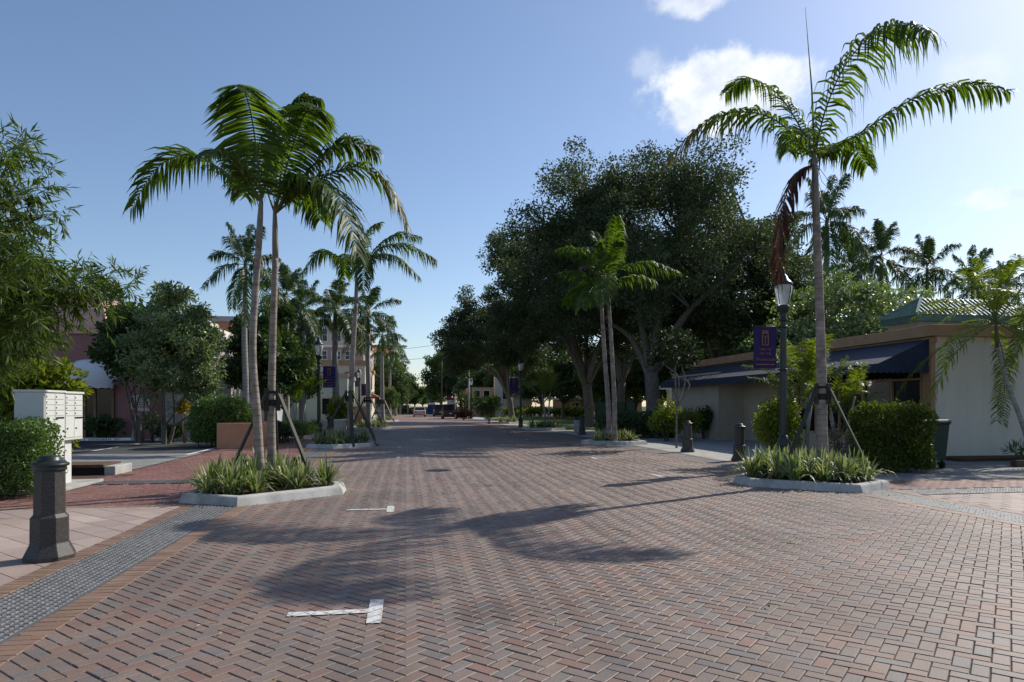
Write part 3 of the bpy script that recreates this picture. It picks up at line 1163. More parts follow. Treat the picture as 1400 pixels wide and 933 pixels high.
def tree(name, label, loc, cz, R_, rz, tr, fork, nl=22, cl=14, lv=70, leaf=.2, asp=.28, lmat="oakleaf", bmat="bark", seed=1, off=(0, 0), nlimb=7, stems=1, lobe=.4, crad=.11, group=None, cat="tree", zlo=-.45, droop=.1, wob=.06):
    rng = np.random.default_rng(seed)
    pr = random.Random(seed)
    t = thing(name, label, cat, (*loc, 0), 0, group)
    cc = np.array((off[0], off[1], cz))
    lob = []
    g = math.pi * (3 - math.sqrt(5))
    for i in range(nl):
        z = zlo + (1 - zlo) * (i + .5) / nl
        a = i * g + rng.uniform(-.35, .35)
        rr = math.sqrt(max(0, 1 - z * z))
        k = rng.uniform(.52, .86)
        lr = R_ * lobe * rng.uniform(.7, 1.2)
        lob.append((cc + np.array((rr * math.cos(a) * R_ * k, rr * math.sin(a) * R_ * k, z * rz * k)), lr))
    br = MB()
    ends = []
    for sidx in range(stems):
        a = 2 * math.pi * sidx / stems + .5
        b0 = np.array((math.cos(a), math.sin(a), 0)) * (tr * 1.1 if stems > 1 else 0)
        f0 = np.array((off[0] * .25, off[1] * .25, fork)) + b0 * (3 if stems > 1 else 0)
        pts = catmull([b0 + (0, 0, -.15), b0 * 1.2 + (f0 - b0) * .35 + np.array((pr.uniform(-.3, .3), pr.uniform(-.3, .3), 0)) * tr, f0], 9)
        br.tube(pts, [tr * (1.5 - .5 * min(1, i / 2.5)) * (1 - .2 * i / 8) for i in range(9)], 14, wob=wob, rng=pr)
        ends.append((f0, tr * .8))
    idx = sorted(range(nl), key=lambda i: lob[i][0][2])
    main = idx[::max(1, nl // nlimb)]
    limbs = []
    for n_, i in enumerate(main):
        f0, r0 = ends[n_ % stems]
        e = lob[i][0]
        st = f0 + np.array((0, 0, -fork * .12 * pr.random()))
        m1 = st + (e - st) * .35 + np.array((pr.uniform(-.5, .5), pr.uniform(-.5, .5), abs(e[2] - st[2]) * .12 + .1 * R_ * pr.random()))
        m2 = st + (e - st) * .7 + np.array((pr.uniform(-.6, .6), pr.uniform(-.6, .6), .08 * R_))
        p = catmull([st, m1, m2, e], 14)
        br.tube(p, [max(.03, r0 * .62 * (1 - .88 * k / 13)) for k in range(14)], 9, wob=wob * .5, rng=pr)
        limbs.append(p)
    allp = np.concatenate(limbs)
    P, A = [], []
    for i, (c, lr) in enumerate(lob):
        if i not in main:
            j = np.argmin(((allp - c) ** 2).sum(1) + (allp[:, 2] > c[2]) * 4)
            p = catmull([allp[j], (allp[j] + c) / 2 + (0, 0, .08 * R_), c], 7)
            br.tube(p, [max(.02, tr * .17 * (1 - .8 * k / 6)) for k in range(7)], 6)
        for k in range(cl):
            d = unit(rng.normal(size=3))
            q = c + d * lr * rng.uniform(.35, 1.0) * np.array((1, 1, .72))
            if k % 2 == 0:
                br.tube(catmull([c, (c + q) / 2 + (0, 0, .1), q], 4), [tr * .06 + .01, tr * .045 + .008, tr * .03 + .006, .006], 4)
            n = int(lv * rng.uniform(.6, 1.4))
            cr = R_ * crad * rng.uniform(.7, 1.35)
            v = unit(rng.normal(size=(n, 3))) * (rng.random(n) ** .45)[:, None] * cr * np.array((1.1, 1.1, .75))
            P.append(q + v)
            A.append(unit(v / cr + rng.normal(size=(n, 3)) * .8 + np.array((0, 0, -droop))))
    P, A = np.concatenate(P), np.concatenate(A)
    L = leaf * rng.uniform(.7, 1.3, len(P))
    V, F = leaf_quads(P, A, L, L * asp, rng)
    br.build("trunk", bmat, t)
    npmesh("crown", V, F, lmat, parent=t)
    return t


def leafy_box(name, label, x0, x1, y0, y1, z0, z1, mat, leaf=.06, dens=900, asp=.32, seed=1, cat="hedge", rough=.05, group=None, soft=0.0, core="drystem"):
    rng = np.random.default_rng(seed)
    t = thing(name, label, cat, ((x0 + x1) / 2, (y0 + y1) / 2, 0), 0, group)
    hx, hy = (x1 - x0) / 2, (y1 - y0) / 2
    faces = [((2 * hx) * (2 * hy), 2, 1), ((2 * hx) * (z1 - z0), 1, -1), ((2 * hx) * (z1 - z0), 1, 1), ((2 * hy) * (z1 - z0), 0, -1), ((2 * hy) * (z1 - z0), 0, 1)]
    P, A = [], []
    hz = (z1 - z0) / 2
    zc = (z0 + z1) / 2
    H = np.array((hx, hy, hz))
    for area, ax, sg in faces:
        n = int(area * dens)
        p = rng.uniform(-1, 1, (n, 3))
        p[:, ax] = sg
        p = p * H
        if soft:
            q = p / H
            ln = (np.abs(q) ** (2 / soft)).sum(1) ** (soft / 2)
            p = p / ln[:, None]
        nrm = np.zeros((n, 3))
        nrm[:, ax] = sg
        lump = 1.6 * np.sin(p[:, 0] * 5.1 + seed) * np.sin(p[:, 1] * 4.3 + 1) * np.sin(p[:, 2] * 5.7 + 2)
        dep = rng.uniform(-.16, rough, n) + np.maximum(rng.normal(0, rough * .9, n), 0) + lump * rough * 1.2
        p = p + nrm * dep[:, None]
        P.append(p + (0, 0, zc))
        A.append(unit(nrm * .9 + rng.normal(size=(n, 3)) * .75))
    P, A = np.concatenate(P), np.concatenate(A)
    P[:, 2] = np.maximum(P[:, 2], .03)
    L = leaf * rng.uniform(.7, 1.35, len(P))
    V, F = leaf_quads(P, A, L, L * asp, rng)
    npmesh("foliage", V, F, mat, parent=t)
    st = MB()
    pr = random.Random(seed)
    for k in range(max(4, int(hx * 2 * 5))):
        bx, by = pr.uniform(-hx, hx) * .75, pr.uniform(-hy, hy) * .75
        for b in range(3):
            st.tube([(bx, by, -.05), (bx + pr.uniform(-.06, .06), by + pr.uniform(-.06, .06), z1 * .4), (bx + pr.uniform(-.2, .2), by + pr.uniform(-.2, .2), z1 - .1)], [.018, .013, .006], 5)
    st.build("stems", core, t)
    # twig mass that closes the middle of the clipped hedge
    n = int(8 * hx * hy * hz * dens * 1.1)
    p = rng.uniform(-1, 1, (n, 3)) * (H - .08)
    if soft:
        p *= .86
    V, F = leaf_quads(p + (0, 0, zc), unit(rng.normal(size=(n, 3))), np.full(n, leaf * 1.4), np.full(n, leaf * .5), rng)
    npmesh("inner_foliage", V, F, mat, parent=t)
    return t


def shrub(name, label, loc, rx, ry, h, mat, leaf=.12, n=1500, asp=.3, seed=1, cat="shrub", group=None, z0=.05, lumps=7, stemmat="drystem", up=.35):
    rng = np.random.default_rng(seed)
    pr = random.Random(seed)
    t = thing(name, label, cat, (*loc, 0), 0, group)
    P, A = [], []
    st = MB()
    for i in range(lumps):
        a = rng.uniform(0, 6.28)
        q = rng.uniform(0, .62)
        c = np.array((math.cos(a) * rx * q, math.sin(a) * ry * q, z0 + (h - z0) * rng.uniform(.35, .72)))
        lr = np.array((rx, ry, (h - z0) * .55)) * rng.uniform(.38, .6)
        st.tube([(c[0] * .2, c[1] * .2, -.05), c * (.6, .6, .55), c + (0, 0, lr[2] * .4)], [.025, .018, .006], 5)
        m = n // lumps
        d = unit(rng.normal(size=(m, 3)))
        p = c + d * lr * (rng.random(m) ** .4)[:, None]
        p[:, 2] = np.clip(p[:, 2], .03, h)
        P.append(p)
        A.append(unit(d + rng.normal(size=(m, 3)) * .7 + np.array((0, 0, up))))
    P, A = np.concatenate(P), np.concatenate(A)
    L = leaf * rng.uniform(.65, 1.35, len(P))
    V, F = leaf_quads(P, A, L, L * asp, rng)
    npmesh("foliage", V, F, mat, parent=t)
    st.build("stems", stemmat, t)
    return t


# ------------------------------------------------------------------ near left and right islands with their palms
cxL, cyL = -2.5, 13.1
isl, pol = island("kerbed island at left holding the two tallest near palms", cxL, cyL)
cxR, cyR = 8.1, 13.1
isr, polr = island("kerbed island at right holding the single tall palm with a brown frond", cxR, cyR, True)

rg = random.Random(11)


def camfr(L):
    return [cv(*p) for p in L]


# twin palms on the left island
pA = at(357, 12.75)
pB = at(373, 13.35)
F_A = [
    (camfr([(0, 0, 0), (.0, -.22, .85), (.03, -.6, 1.45), (.06, -1.05, 1.68), (.08, -1.45, 1.5)]), dict(leaf=.84, fwd=-.05, lift=-.35, droop=.35, nl=80, w=.030, bare=.06, plume=.25)),
    camfr([(0, 0, 0), (-.75, .15, .62), (-1.45, .25, .98), (-2.1, .3, .75), (-2.6, .3, -.02)]),
    camfr([(0, 0, 0), (-.25, .6, 1.0), (-.5, 1.3, 1.6), (-.75, 2.0, 1.65)]),
    camfr([(0, 0, 0), (.15, .3, 1.1), (.3, .55, 1.95), (.55, .8, 2.3)]),
    (camfr([(0, 0, 0), (-.2, -.5, .45), (-.3, -1.1, .55), (-.35, -1.7, .25)]), dict(leaf=.5)),
]
hubA = cv(-.02, .05, 5.32)
palm("adonidia_palm", "front left palm of the twin pair, its broad frond raised to the sky", (*pA, .1), [(0, 0, -.15), cv(-.07, 0, 1.2), cv(-.16, 0, 2.6), cv(-.06, .03, 4.45)], (.092, .058), F_A, hubA, rg,
     group="twin palms on the left island", leaf=.82, nl=74, w=.028, droop=.65, lift=.15, rr=.022, plume=.22)
F_B = [
    (camfr([(0, 0, 0), (.12, .15, 1.15), (.25, .25, 2.0), (.5, .3, 2.4), (.8, .3, 2.4)]), dict(leaf=.80, fwd=.1, lift=-.3, droop=.35, nl=76, w=.030, bare=.1, plume=.3)),
    (camfr([(0, 0, 0), (.3, -.15, .95), (.6, -.35, 1.6), (.9, -.6, 1.85), (1.2, -.85, 1.65)]), dict(leaf=.80, fwd=.1, lift=-.3, droop=.4, nl=72, w=.030, bare=.1, plume=.3)),
    camfr([(0, 0, 0), (.7, .3, 1.1), (1.25, .5, 1.6), (1.85, .7, 1.5)]),
    (camfr([(0, 0, 0), (.75, .1, .65), (1.55, .15, .98), (2.15, .2, .65), (2.55, .2, -.15)]), dict(mats=("palmleaf", "rachis", "yellowleaf"))),
    camfr([(0, 0, 0), (.5, -.35, .55), (1.2, -.7, .35), (1.65, -.95, -.3), (1.85, -1.05, -1.0)]),
    camfr([(0, 0, 0), (-.45, .5, .9), (-.9, 1.1, 1.2), (-1.3, 1.7, .9)]),
    camfr([(0, 0, 0), (.1, .8, .75), (.2, 1.6, .95), (.25, 2.3, .5)]),
    camfr([(0, 0, 0), (.25, .05, .4), (.6, .0, .55), (1.0, 0, .1)]),
]
hubB = cv(.04, 0, 5.25)
palm("adonidia_palm", "rear right palm of the twin pair, fronds arching over the street", (*pB, .1), [(0, 0, -.15), cv(-.03, 0, 1.3), cv(.0, 0, 2.8), cv(.05, 0, 4.4)], (.088, .058), F_B, hubB, rg,
     group="twin palms on the left island", leaf=.84, nl=74, w=.028, droop=.65, lift=.12, rr=.022, plume=.22)

# single palm on the right island
pR = at(1124, 14.5)
F_R = [
    (camfr([(0, 0, 0), (.1, -.2, .85), (.28, -.7, 1.62), (.55, -1.35, 1.95), (.85, -1.9, 1.85), (1.08, -2.35, 1.42)]), dict(leaf=.92, nl=88, bare=.05, droop=.95, fwd=.45, lift=-.1, plume=.4)),
    camfr([(0, 0, 0), (.88, -.25, .5), (1.77, -.55, 1.05), (2.65, -.8, 1.22), (3.35, -1.0, 1.0)]),
    (camfr([(0, 0, 0), (-.8, -.05, .8), (-1.6, 0, 1.02), (-2.4, 0, .75), (-3.1, .05, .05)]), dict(mats=("palmleaf", "rachis", "yellowleaf"))),
    camfr([(0, 0, 0), (-.15, .5, 1.0), (-.35, 1.1, 1.9), (-.6, 1.7, 2.5), (-.85, 2.1, 2.7), (-1.12, 2.45, 2.55)]),
    camfr([(0, 0, 0), (.15, .8, .9), (.3, 1.7, 1.3), (.45, 2.5, 1.1)]),
    (camfr([(0, -.02, -.1), (-.4, -.05, -.3), (-.72, -.1, -1.0), (-.82, -.1, -1.8), (-.78, -.1, -2.55)]), dict(mats=("deadleaf", "drystem"), leaf=.66, nl=70, droop=.8, lift=-.1, fwd=.9)),
    camfr([(0, 0, 0), (.6, .5, .5), (1.25, 1.0, .75), (1.9, 1.5, .4)]),
]
hubR = cv(-.16, .0, 6.72)
tR = palm("adonidia_palm", "single tall palm at right with one dead brown frond hanging", (*pR, .1), [(0, 0, -.15), cv(-.01, 0, 2.0), cv(-.07, 0, 4.0), cv(-.13, 0, 5.55)], (.115, .074), F_R, hubR, rg,
          leaf=.80, nl=80, w=.028, bare=.05, droop=.8, lift=.1, rr=.022, plume=.22)
sp = MB()
sp.tube([hubR, hubR + cv(-.06, 0, 1.5), hubR + cv(-.2, 0, 3.25)], [.03, .018, .003], 6)
sp.build("spear_leaf", "rachis", tR)
dg = MB()
for (a, b, c) in ((.25, -.9, .04), (.5, -1.25, .03), (.12, -1.5, .02)):
    dg.tube([hubR + cv(.05, 0, -.1), hubR + cv(a * .6, 0, -.45), hubR + cv(a + .3, 0, b)], [.008, .006, .002], 4)
dg.build("dry_flower_stalk", "drystem", tR)


# wooden props strapped to the near palms
def props(label, loc, h, angs, reach, group="wooden props bracing the street palms", rot0=0, w=.10, cr=.125):
    t = thing("tree_prop", label, "tree brace", (*loc, .1), 0, group)
    cl = MB()
    cl.lathe([(cr, h - .22), (cr + .004, h - .2), (cr + .004, h - .12), (cr, h - .1)], 14)
    cl.lathe([(cr, h + .02), (cr + .003, h + .03), (cr + .003, h + .06), (cr, h + .07)], 14)
    cl.build("collar", "black", t)
    for i, a in enumerate(angs):
        d = np.array((math.cos(a), math.sin(a), 0))
        b = MB()
        b.bar(d * (cr + .03) + (0, 0, h + .02), d * reach + (0, 0, -.06), w, .045)
        b.build("prop_plank", "plank", t, bevel=.004)
        c = MB()
        c.bar(d * (cr + .02) + (0, 0, h - .32), d * (cr + .02) + (0, 0, h + .12), .09, .04)
        c.build("batten", "plank", t, bevel=.004)
    return t


props("wooden props bracing the rear twin palm on the left island", pB, 1.72, [R(-22), R(205), R(95)], .92, cr=.095)
props("wooden props bracing the single tall palm on the right island", pR, 1.85, [R(-48), R(186), R(62)], 1.02, cr=.115)

plant_island(cxL, cyL, pol, 19, "variegated flax lily clump in the near left kerbed island", "flax lilies in the near left island", keep=((pA[0] - cxL, pA[1] - cyL), (pB[0] - cxL, pB[1] - cyL)), dmin=.36)
plant_island(cxR, cyR, polr, 22, "variegated flax lily clump in the near right kerbed island", "flax lilies in the near right island", keep=((pR[0] - cxR, pR[1] - cyR),), dmin=.34)

# landscape uplight in the left island
ul = thing("spot_light", "small black garden spotlight between the flax lilies at left", "spotlight", (*at(408, 13.3), .1))
b = MB()
b.lathe([(.02, -.05), (.02, .3), (.035, .32)], 10)
b.build("stake", "black", ul)
b = MB()
b.lathe([(.06, .32), (.085, .34), (.09, .46), (.10, .47), (.10, .50), (.07, .49)], 14)
b.build("lamp_housing", "black", ul)

# further islands, left row and right row
mid_isl = []
for (lab, px, D, mir, sc, n) in (
        ("second kerbed island on the left, below the palm with wooden props", 466, 27.0, False, (1.0, .9), 11),
        ("third kerbed island on the left side of the street", 508, 47.0, False, (1, 1.3), 8),
        ("fourth kerbed island on the left side of the street", 527, 70.0, False, (1, 1.3), 6),
        ("second kerbed island on the right, below the slim twin palms", 838, 29.0, True, (1.0, .8), 10),
        ("third kerbed island on the right, beside the lawn", 745, 46.0, True, (1.0, .9), 8),
        ("fourth kerbed island on the right, below the far lamp post", 690, 62.0, True, (1, 1), 5)):
    c = at(px, D)
    t, pl = island(lab, c[0], c[1], mir, sc)
    plant_island(c[0], c[1], pl, n, "variegated flax lily clump in the " + lab.split(",")[0], "flax lilies in the " + lab.split(" on")[0] + (" at left" if not mir else " at right"), dmin=.42, smin=.85, smax=1.2)
    mid_isl.append(c)

# ------------------------------------------------------------------ palms further along
rg = random.Random(5)
p3 = at(478, 27.3)
F3 = [
    camfr([(0, 0, 0), (.9, .1, 1.1), (1.9, .2, 1.3), (2.7, .2, .95), (3.1, .2, .7)]),
    camfr([(0, 0, 0), (-.8, 0, .8), (-1.5, .1, .95), (-2.2, .1, .1)]),
    camfr([(0, 0, 0), (.2, .3, 1.1), (.45, .5, 2.0), (.8, .7, 2.3)]),
    camfr([(0, 0, 0), (.7, .4, 1.2), (1.5, .8, 1.9), (2.4, 1.0, 1.8)]),
    camfr([(0, 0, 0), (.8, -.4, .7), (1.7, -.8, .6), (2.6, -1.0, -.2)]),
    camfr([(0, 0, 0), (.3, -.5, .7), (.5, -1.1, .5), (.6, -1.5, -.7)]),
    camfr([(0, 0, 0), (-.5, .9, 1.0), (-.9, 1.9, 1.1), (-1.1, 2.6, .5)]),
]
palm("adonidia_palm", "leaning palm with wooden props on the second left island", (*p3, .1), [(0, 0, -.15), cv(.05, 0, 2), cv(.15, 0, 4), cv(.26, 0, 5.6)], (.125, .078), F3, cv(.28, 0, 6.7), rg,
     leaf=.85, nl=64, w=.032, droop=.8, lift=.12, plume=.22)
props("wooden props bracing the palm on the second left island", p3, 2.0, [R(-30), R(210), R(90), R(-80)], 1.3, w=.15, cr=.13)


def rand_fronds(n, L, rng, e0=80, e1=-8, dr0=.35, dr1=.95):
    out = []
    for k in range(n):
        q = k / (n - 1)
        az = k * 2.4 + rng.uniform(-.25, .25)
        el = R(e0 + (e1 - e0) * q + rng.uniform(-6, 6))
        out.append(gen_frond(az, el, L * rng.uniform(.85, 1.08) * (1 - .15 * (q < .15)), dr0 + (dr1 - dr0) * q, rng))
    return out


# slim twin palms, second right island
pt1, pt2 = at(833, 28.6), at(840, 28.2)
g_ = "slim twin palms on the right island"
palm("adonidia_palm", "left one of the slim twin palms on the right, before the oaks", (*pt1, .1), [(0, 0, -.15), cv(-.05, 0, 1.6), cv(-.2, 0, 3.6), cv(-.32, 0, 5.6)], (.118, .075), rand_fronds(8, 3.0, rg, 82, 5), cv(-.32, 0, 6.4), rg,
     group=g_, leaf=.82, nl=60, w=.030, droop=.7, lift=.2, plume=.25)
palm("adonidia_palm", "right one of the slim twin palms on the right, before the oaks", (*pt2, .1), [(0, 0, -.15), cv(.0, 0, 1.6), cv(-.1, 0, 3.6), cv(-.25, 0, 6.0)], (.11, .072), rand_fronds(8, 3.3, rg, 84, 0), cv(-.27, 0, 6.9), rg,
     group=g_, leaf=.82, nl=60, w=.030, droop=.7, lift=.2, plume=.25)

# royal palms: three builds, then copies
ROY = []
for i in range(3):
    rr_ = random.Random(50 + i)
    ROY.append(palm("royal_palm", "x", (0, 0, 0), [(0, 0, -.15), (.05, 0, 2.5), (.0, .05, 5), (.02, 0, 6.9)], (.22, .14), rand_fronds(14, 3.1, rr_, 80, -32, .4, 1.1), (.02, 0, 8.4), rr_,
                    mats=("palmleaf_far", "rachis"), tmat="palmtrunk_far", smat="crownshaft_green", leaf=.80, nl=84, w=.027, droop=.7, lift=.25, plume=.6))
roy_used = [False] * 3


def royal(i, label, px, D, ztop, rot=0, group=None, fat=1.0):
    """ztop: height of the crown's centre"""
    s = ztop / 8.4
    loc = (*at(px, D), 0)
    sc = (s * fat, s * fat, s)
    if not roy_used[i]:
        roy_used[i] = True
        o = ROY[i]
        o.location, o.rotation_euler, o.scale = loc, (0, 0, rot), sc
        o["label"] = label
        if group:
            o["group"] = group
        return o
    return copy_tree(ROY[i], label, loc, rot, sc, group)


gl = "royal palms along the left pavement"
royal(0, "royal palm whose crown shows left of the twin palms' trunks", 335, 29, 7.6, 1.0, gl, .78)
royal(1, "royal palm with a stout grey trunk on the third left island", 503, 47, 8.0, 0.4, gl, 1.0)
props("dark wooden props at the stout palm on the third left island", at(503, 47), 2.0, [R(-35), R(215), R(90)], 1.35, w=.16, cr=.24)
props("dark wooden props at the slim palm on the fourth left island", at(523, 68), 2.0, [R(-35), R(215), R(90)], 1.4, w=.18, cr=.24)
royal(2, "royal palm with a slim trunk on the fourth left island", 523, 68, 8.6, 2.1, gl, 1.0)
royal(2, "royal palm behind the left lamp post, its fronds drooping low", 458, 43, 7.6, 0.2, gl, 1.25)
royal(0, "royal palm above the dark shrubs right of the twin palms", 414, 40, 7.3, 4.0, gl, 1.0)
royal(1, "royal palm deep in the greenery just right of the twin palms", 392, 37, 7.6, 2.0, gl, .9)
royal(1, "royal palm beyond the fourth left island, nearest the street end", 533, 88, 8.4, 3.3, gl)
royal(0, "distant royal palm over the left pavement near the street end", 541, 106, 8.0, 5.0, gl)
royal(2, "distant royal palm standing last in the left row", 547, 122, 7.2, 1.4, gl)
for (px, D, z, i, r_, lab) in ((1130, 52, 15.6, 0, .3, "tallest background royal palm, beside the single near palm trunk"), (1205, 55, 13.6, 1, 1.2, "background royal palm left of the green roof, with a spear leaf"),
                               (1268, 57, 12.9, 2, 2.2, "background royal palm standing straight behind the green roof"), (1330, 58, 12.2, 0, 3.9, "background royal palm right of the green roof"),
                               (1165, 60, 13.6, 2, 5.0, "background royal palm between the tallest one and the spear-leaved one"), (1375, 62, 12.2, 1, .1, "rightmost background royal palm at the frame's edge")):
    royal(i, lab, px, D, z, r_, "royal palms behind the shop on the right", .72)


# small clumping palms: areca builds
def areca(label, loc, h, seed, n=16, L=1.7, mats=("palmleaf", "rachis"), stems=4, cat="palm tree", group=None, name="areca_palm", leaf=.42):
    rr_ = random.Random(seed)
    t = thing(name, label, cat, (*loc, 0), 0, group)
    st = MB()
    hubs = []
    for k in range(stems):
        a = 6.28 * k / stems + rr_.random()
        hh = h * rr_.uniform(.35, .6)
        p = (math.cos(a) * .12, math.sin(a) * .12, -.05)
        e = (math.cos(a) * .35, math.sin(a) * .35, hh)
        st.tube([p, (p[0] * 1.6, p[1] * 1.6, hh * .5), e], [.05, .04, .03], 7)
        hubs.append(e)
    st.build("stems", "palmtrunk_far", t)
    for k in range(n):
        e = hubs[k % stems]
        f = gen_frond(k * 2.4 + rr_.uniform(-.3, .3), R(rr_.uniform(35, 82)), L * rr_.uniform(.8, 1.1), rr_.uniform(.4, .9), rr_)
        frond([np.array(p) + e for p in f], rr_, parent=t, mats=mats, leaf=leaf, nl=40, w=.013, droop=.45, lift=.35, rr=.012)
    return t


areca("yellow green areca palm between the right lamp post and the blue awning", at(1098, 18.9), 4.0, 3, 24, 2.1, ("arecaleaf", "rachis"), leaf=.5)
areca("second areca palm right of the single palm trunk, under the awning", at(1150, 19.6), 3.4, 4, 18, 1.8, ("arecaleaf", "rachis"))
areca("bright green palm backlit on the lawn beside the far right lamp", at(748, 46.5), 4.6, 6, 18, 2.5, ("arecaleaf", "rachis"), leaf=.6)
areca("small thin-trunked palm left of the left lamp post, nearer to it", at(409, 34), 3.6, 8, 12, 1.5, stems=2, group="small palms in the left bed")
areca("small thin-trunked palm further left of the left lamp post", at(398, 36), 3.9, 9, 12, 1.5, stems=2, group="small palms in the left bed")

# leaning palm in front of the white wall
rr_ = random.Random(77)
pw = at(1412, 19.0)
Fw = rand_fronds(19, 2.9, rr_, 88, -35, .45, 1.25)
palm("leaning_palm", "slender leaning palm in front of the white side wall", (*pw, 0), [(0, 0, -.1), cv(-.22, 0, .9), cv(-.62, .1, 2.2), cv(-.88, .15, 3.25)], (.07, .05), Fw, cv(-.92, .15, 3.95), rr_,
     mats=("arecaleaf", "rachis"), leaf=.5, nl=52, w=.017, droop=.55, lift=.3, tmat="palmtrunk_far", smat="crownshaft_green", plume=.35)
pw2 = at(1436, 20.0)
palm("leaning_palm", "second slender palm at the frame's right edge, crown beside the leaning one", (*pw2, 0), [(0, 0, -.1), cv(.05, 0, .9), cv(.0, .1, 2.2), cv(-.05, .15, 3.6)], (.07, .05), rand_fronds(18, 3.0, rr_, 88, -30, .45, 1.25), cv(-.05, .15, 4.4), rr_,
     mats=("arecaleaf", "rachis"), leaf=.5, nl=52, w=.017, droop=.55, lift=.3, tmat="palmtrunk_far", smat="crownshaft_green", plume=.35)
shrub("fan_plant", "low drooping plant at the foot of the leaning palm", at(1396, 19.4), .4, .35, .5, "midleaf", .28, 90, .08, 3, "plant")

# ------------------------------------------------------------------ the oaks and other trees
tree("live_oak", "largest live oak, its pale forked trunk rising behind the slim twin palms", at(893, 41), 10.6, 7.9, 6.3, .50, 3.6, nl=48, cl=15, lv=170, leaf=.17, zlo=-.8, seed=2, off=(-.6, 0), nlimb=8, lobe=.33, crad=.10)
tree("live_oak", "live oak with long limbs leaning left over the street", at(808, 51), 10.0, 6.4, 6.4, .42, 3.2, nl=48, cl=15, lv=160, leaf=.185, zlo=-.8, seed=5, off=(-1.5, -.5), nlimb=8, lobe=.33, crad=.10)
tree("live_oak", "live oak whose low crown hangs furthest over the street", at(702, 68), 8.3, 6.3, 4.7, .36, 2.4, nl=36, cl=14, lv=140, leaf=.21, zlo=-.8, seed=8, off=(-1.7, 0), lobe=.36, crad=.10)
tree("live_oak", "live oak filling the gap right of the largest oak", at(985, 44), 8.6, 6.2, 5.4, .34, 2.8, nl=36, cl=14, lv=150, leaf=.18, zlo=-.8, seed=11, off=(.6, 0), lobe=.36, crad=.10)
tree("live_oak", "live oak set back between the two biggest oaks", at(850, 58), 9.5, 6.8, 5.2, .40, 3.6, nl=26, cl=13, lv=130, leaf=.21, seed=14, lobe=.36, crad=.10)

tree("umbrella_tree", "dark big-leaved tree left in front of the pink shop", at(190, 29.5), 3.95, 1.65, 2.3, .07, 1.0, nl=19, cl=11, lv=42, leaf=.26, asp=.34, lmat="darkleaf", bmat="barkthin", seed=21, stems=4, nlimb=6, lobe=.42, crad=.2, zlo=-.6)
tree("ornamental_tree", "pale green fine-leaved tree right in front of the pink shop", at(226, 28.5), 3.85, 1.95, 2.85, .08, .8, nl=24, cl=12, lv=90, leaf=.17, asp=.22, lmat="paleleaf", bmat="barkthin", seed=23, stems=3, nlimb=6, lobe=.42, crad=.18, off=(.35, 0), zlo=-.75)
tree("broadleaf_tree", "dense dark tree behind the trunks of the twin palms", at(364, 34.5), 4.0, 2.0, 3.0, .12, 1.3, nl=20, cl=12, lv=70, leaf=.22, asp=.3, lmat="darkleaf", bmat="barkthin", seed=25, lobe=.42, crad=.18, zlo=-.8)
tree("broadleaf_tree", "mid green tree between the twin palms and the left lamp post", at(392, 40), 3.6, 2.2, 2.6, .12, 1.3, nl=18, cl=12, lv=70, leaf=.22, asp=.3, lmat="midleaf", bmat="barkthin", seed=26, lobe=.42, crad=.18, zlo=-.8)
tree("broadleaf_tree", "pale leafy tree beyond the shop roof, left of the green metal roof", at(1150, 36), 5.0, 4.1, 2.9, .16, 2.2, nl=24, cl=12, lv=75, leaf=.22, asp=.3, lmat="paleleaf", bmat="barkthin", seed=28, lobe=.38, crad=.14, zlo=-.7)
tree("broadleaf_tree", "green tree beyond the shop roof, behind the right lamp post", at(1060, 41), 5.6, 3.8, 3.4, .16, 2.2, nl=22, cl=12, lv=70, leaf=.24, asp=.3, lmat="midleaf", bmat="barkthin", seed=29, lobe=.4, crad=.15, zlo=-.8)
tree("broadleaf_tree", "small bare-stemmed tree on the right pavement behind a bollard", at(925, 26.0), 3.6, 1.15, 1.0, .035, 1.7, nl=10, cl=8, lv=16, nlimb=3, leaf=.17, asp=.3, lmat="shadeleaf", bmat="bark", seed=31, stems=1, lobe=.42, crad=.2, zlo=-.6)

BT = [tree("background_tree", "x", (0, 0), 5.2, 4.0, 3.6, .2, 1.8, nl=20, cl=11, lv=60, leaf=.32, asp=.32, lmat=m_, bmat="bark", seed=40 + i, lobe=.4, crad=.16, zlo=-.75) for i, m_ in enumerate(("darkleaf", "midleaf", "darkleaf"))]
bt_used = [False] * 3


def btree(i, label, px, D, h, rot, group, wide=1.0):
    s = h / 8.8
    loc = (*at(px, D), 0)
    sc = (s * wide, s * wide, s)
    if not bt_used[i]:
        bt_used[i] = True
        o = BT[i]
        o.location, o.rotation_euler, o.scale = loc, (0, 0, rot), sc
        o["label"], o["group"] = label, group
        return
    copy_tree(BT[i], label, loc, rot, sc, group)


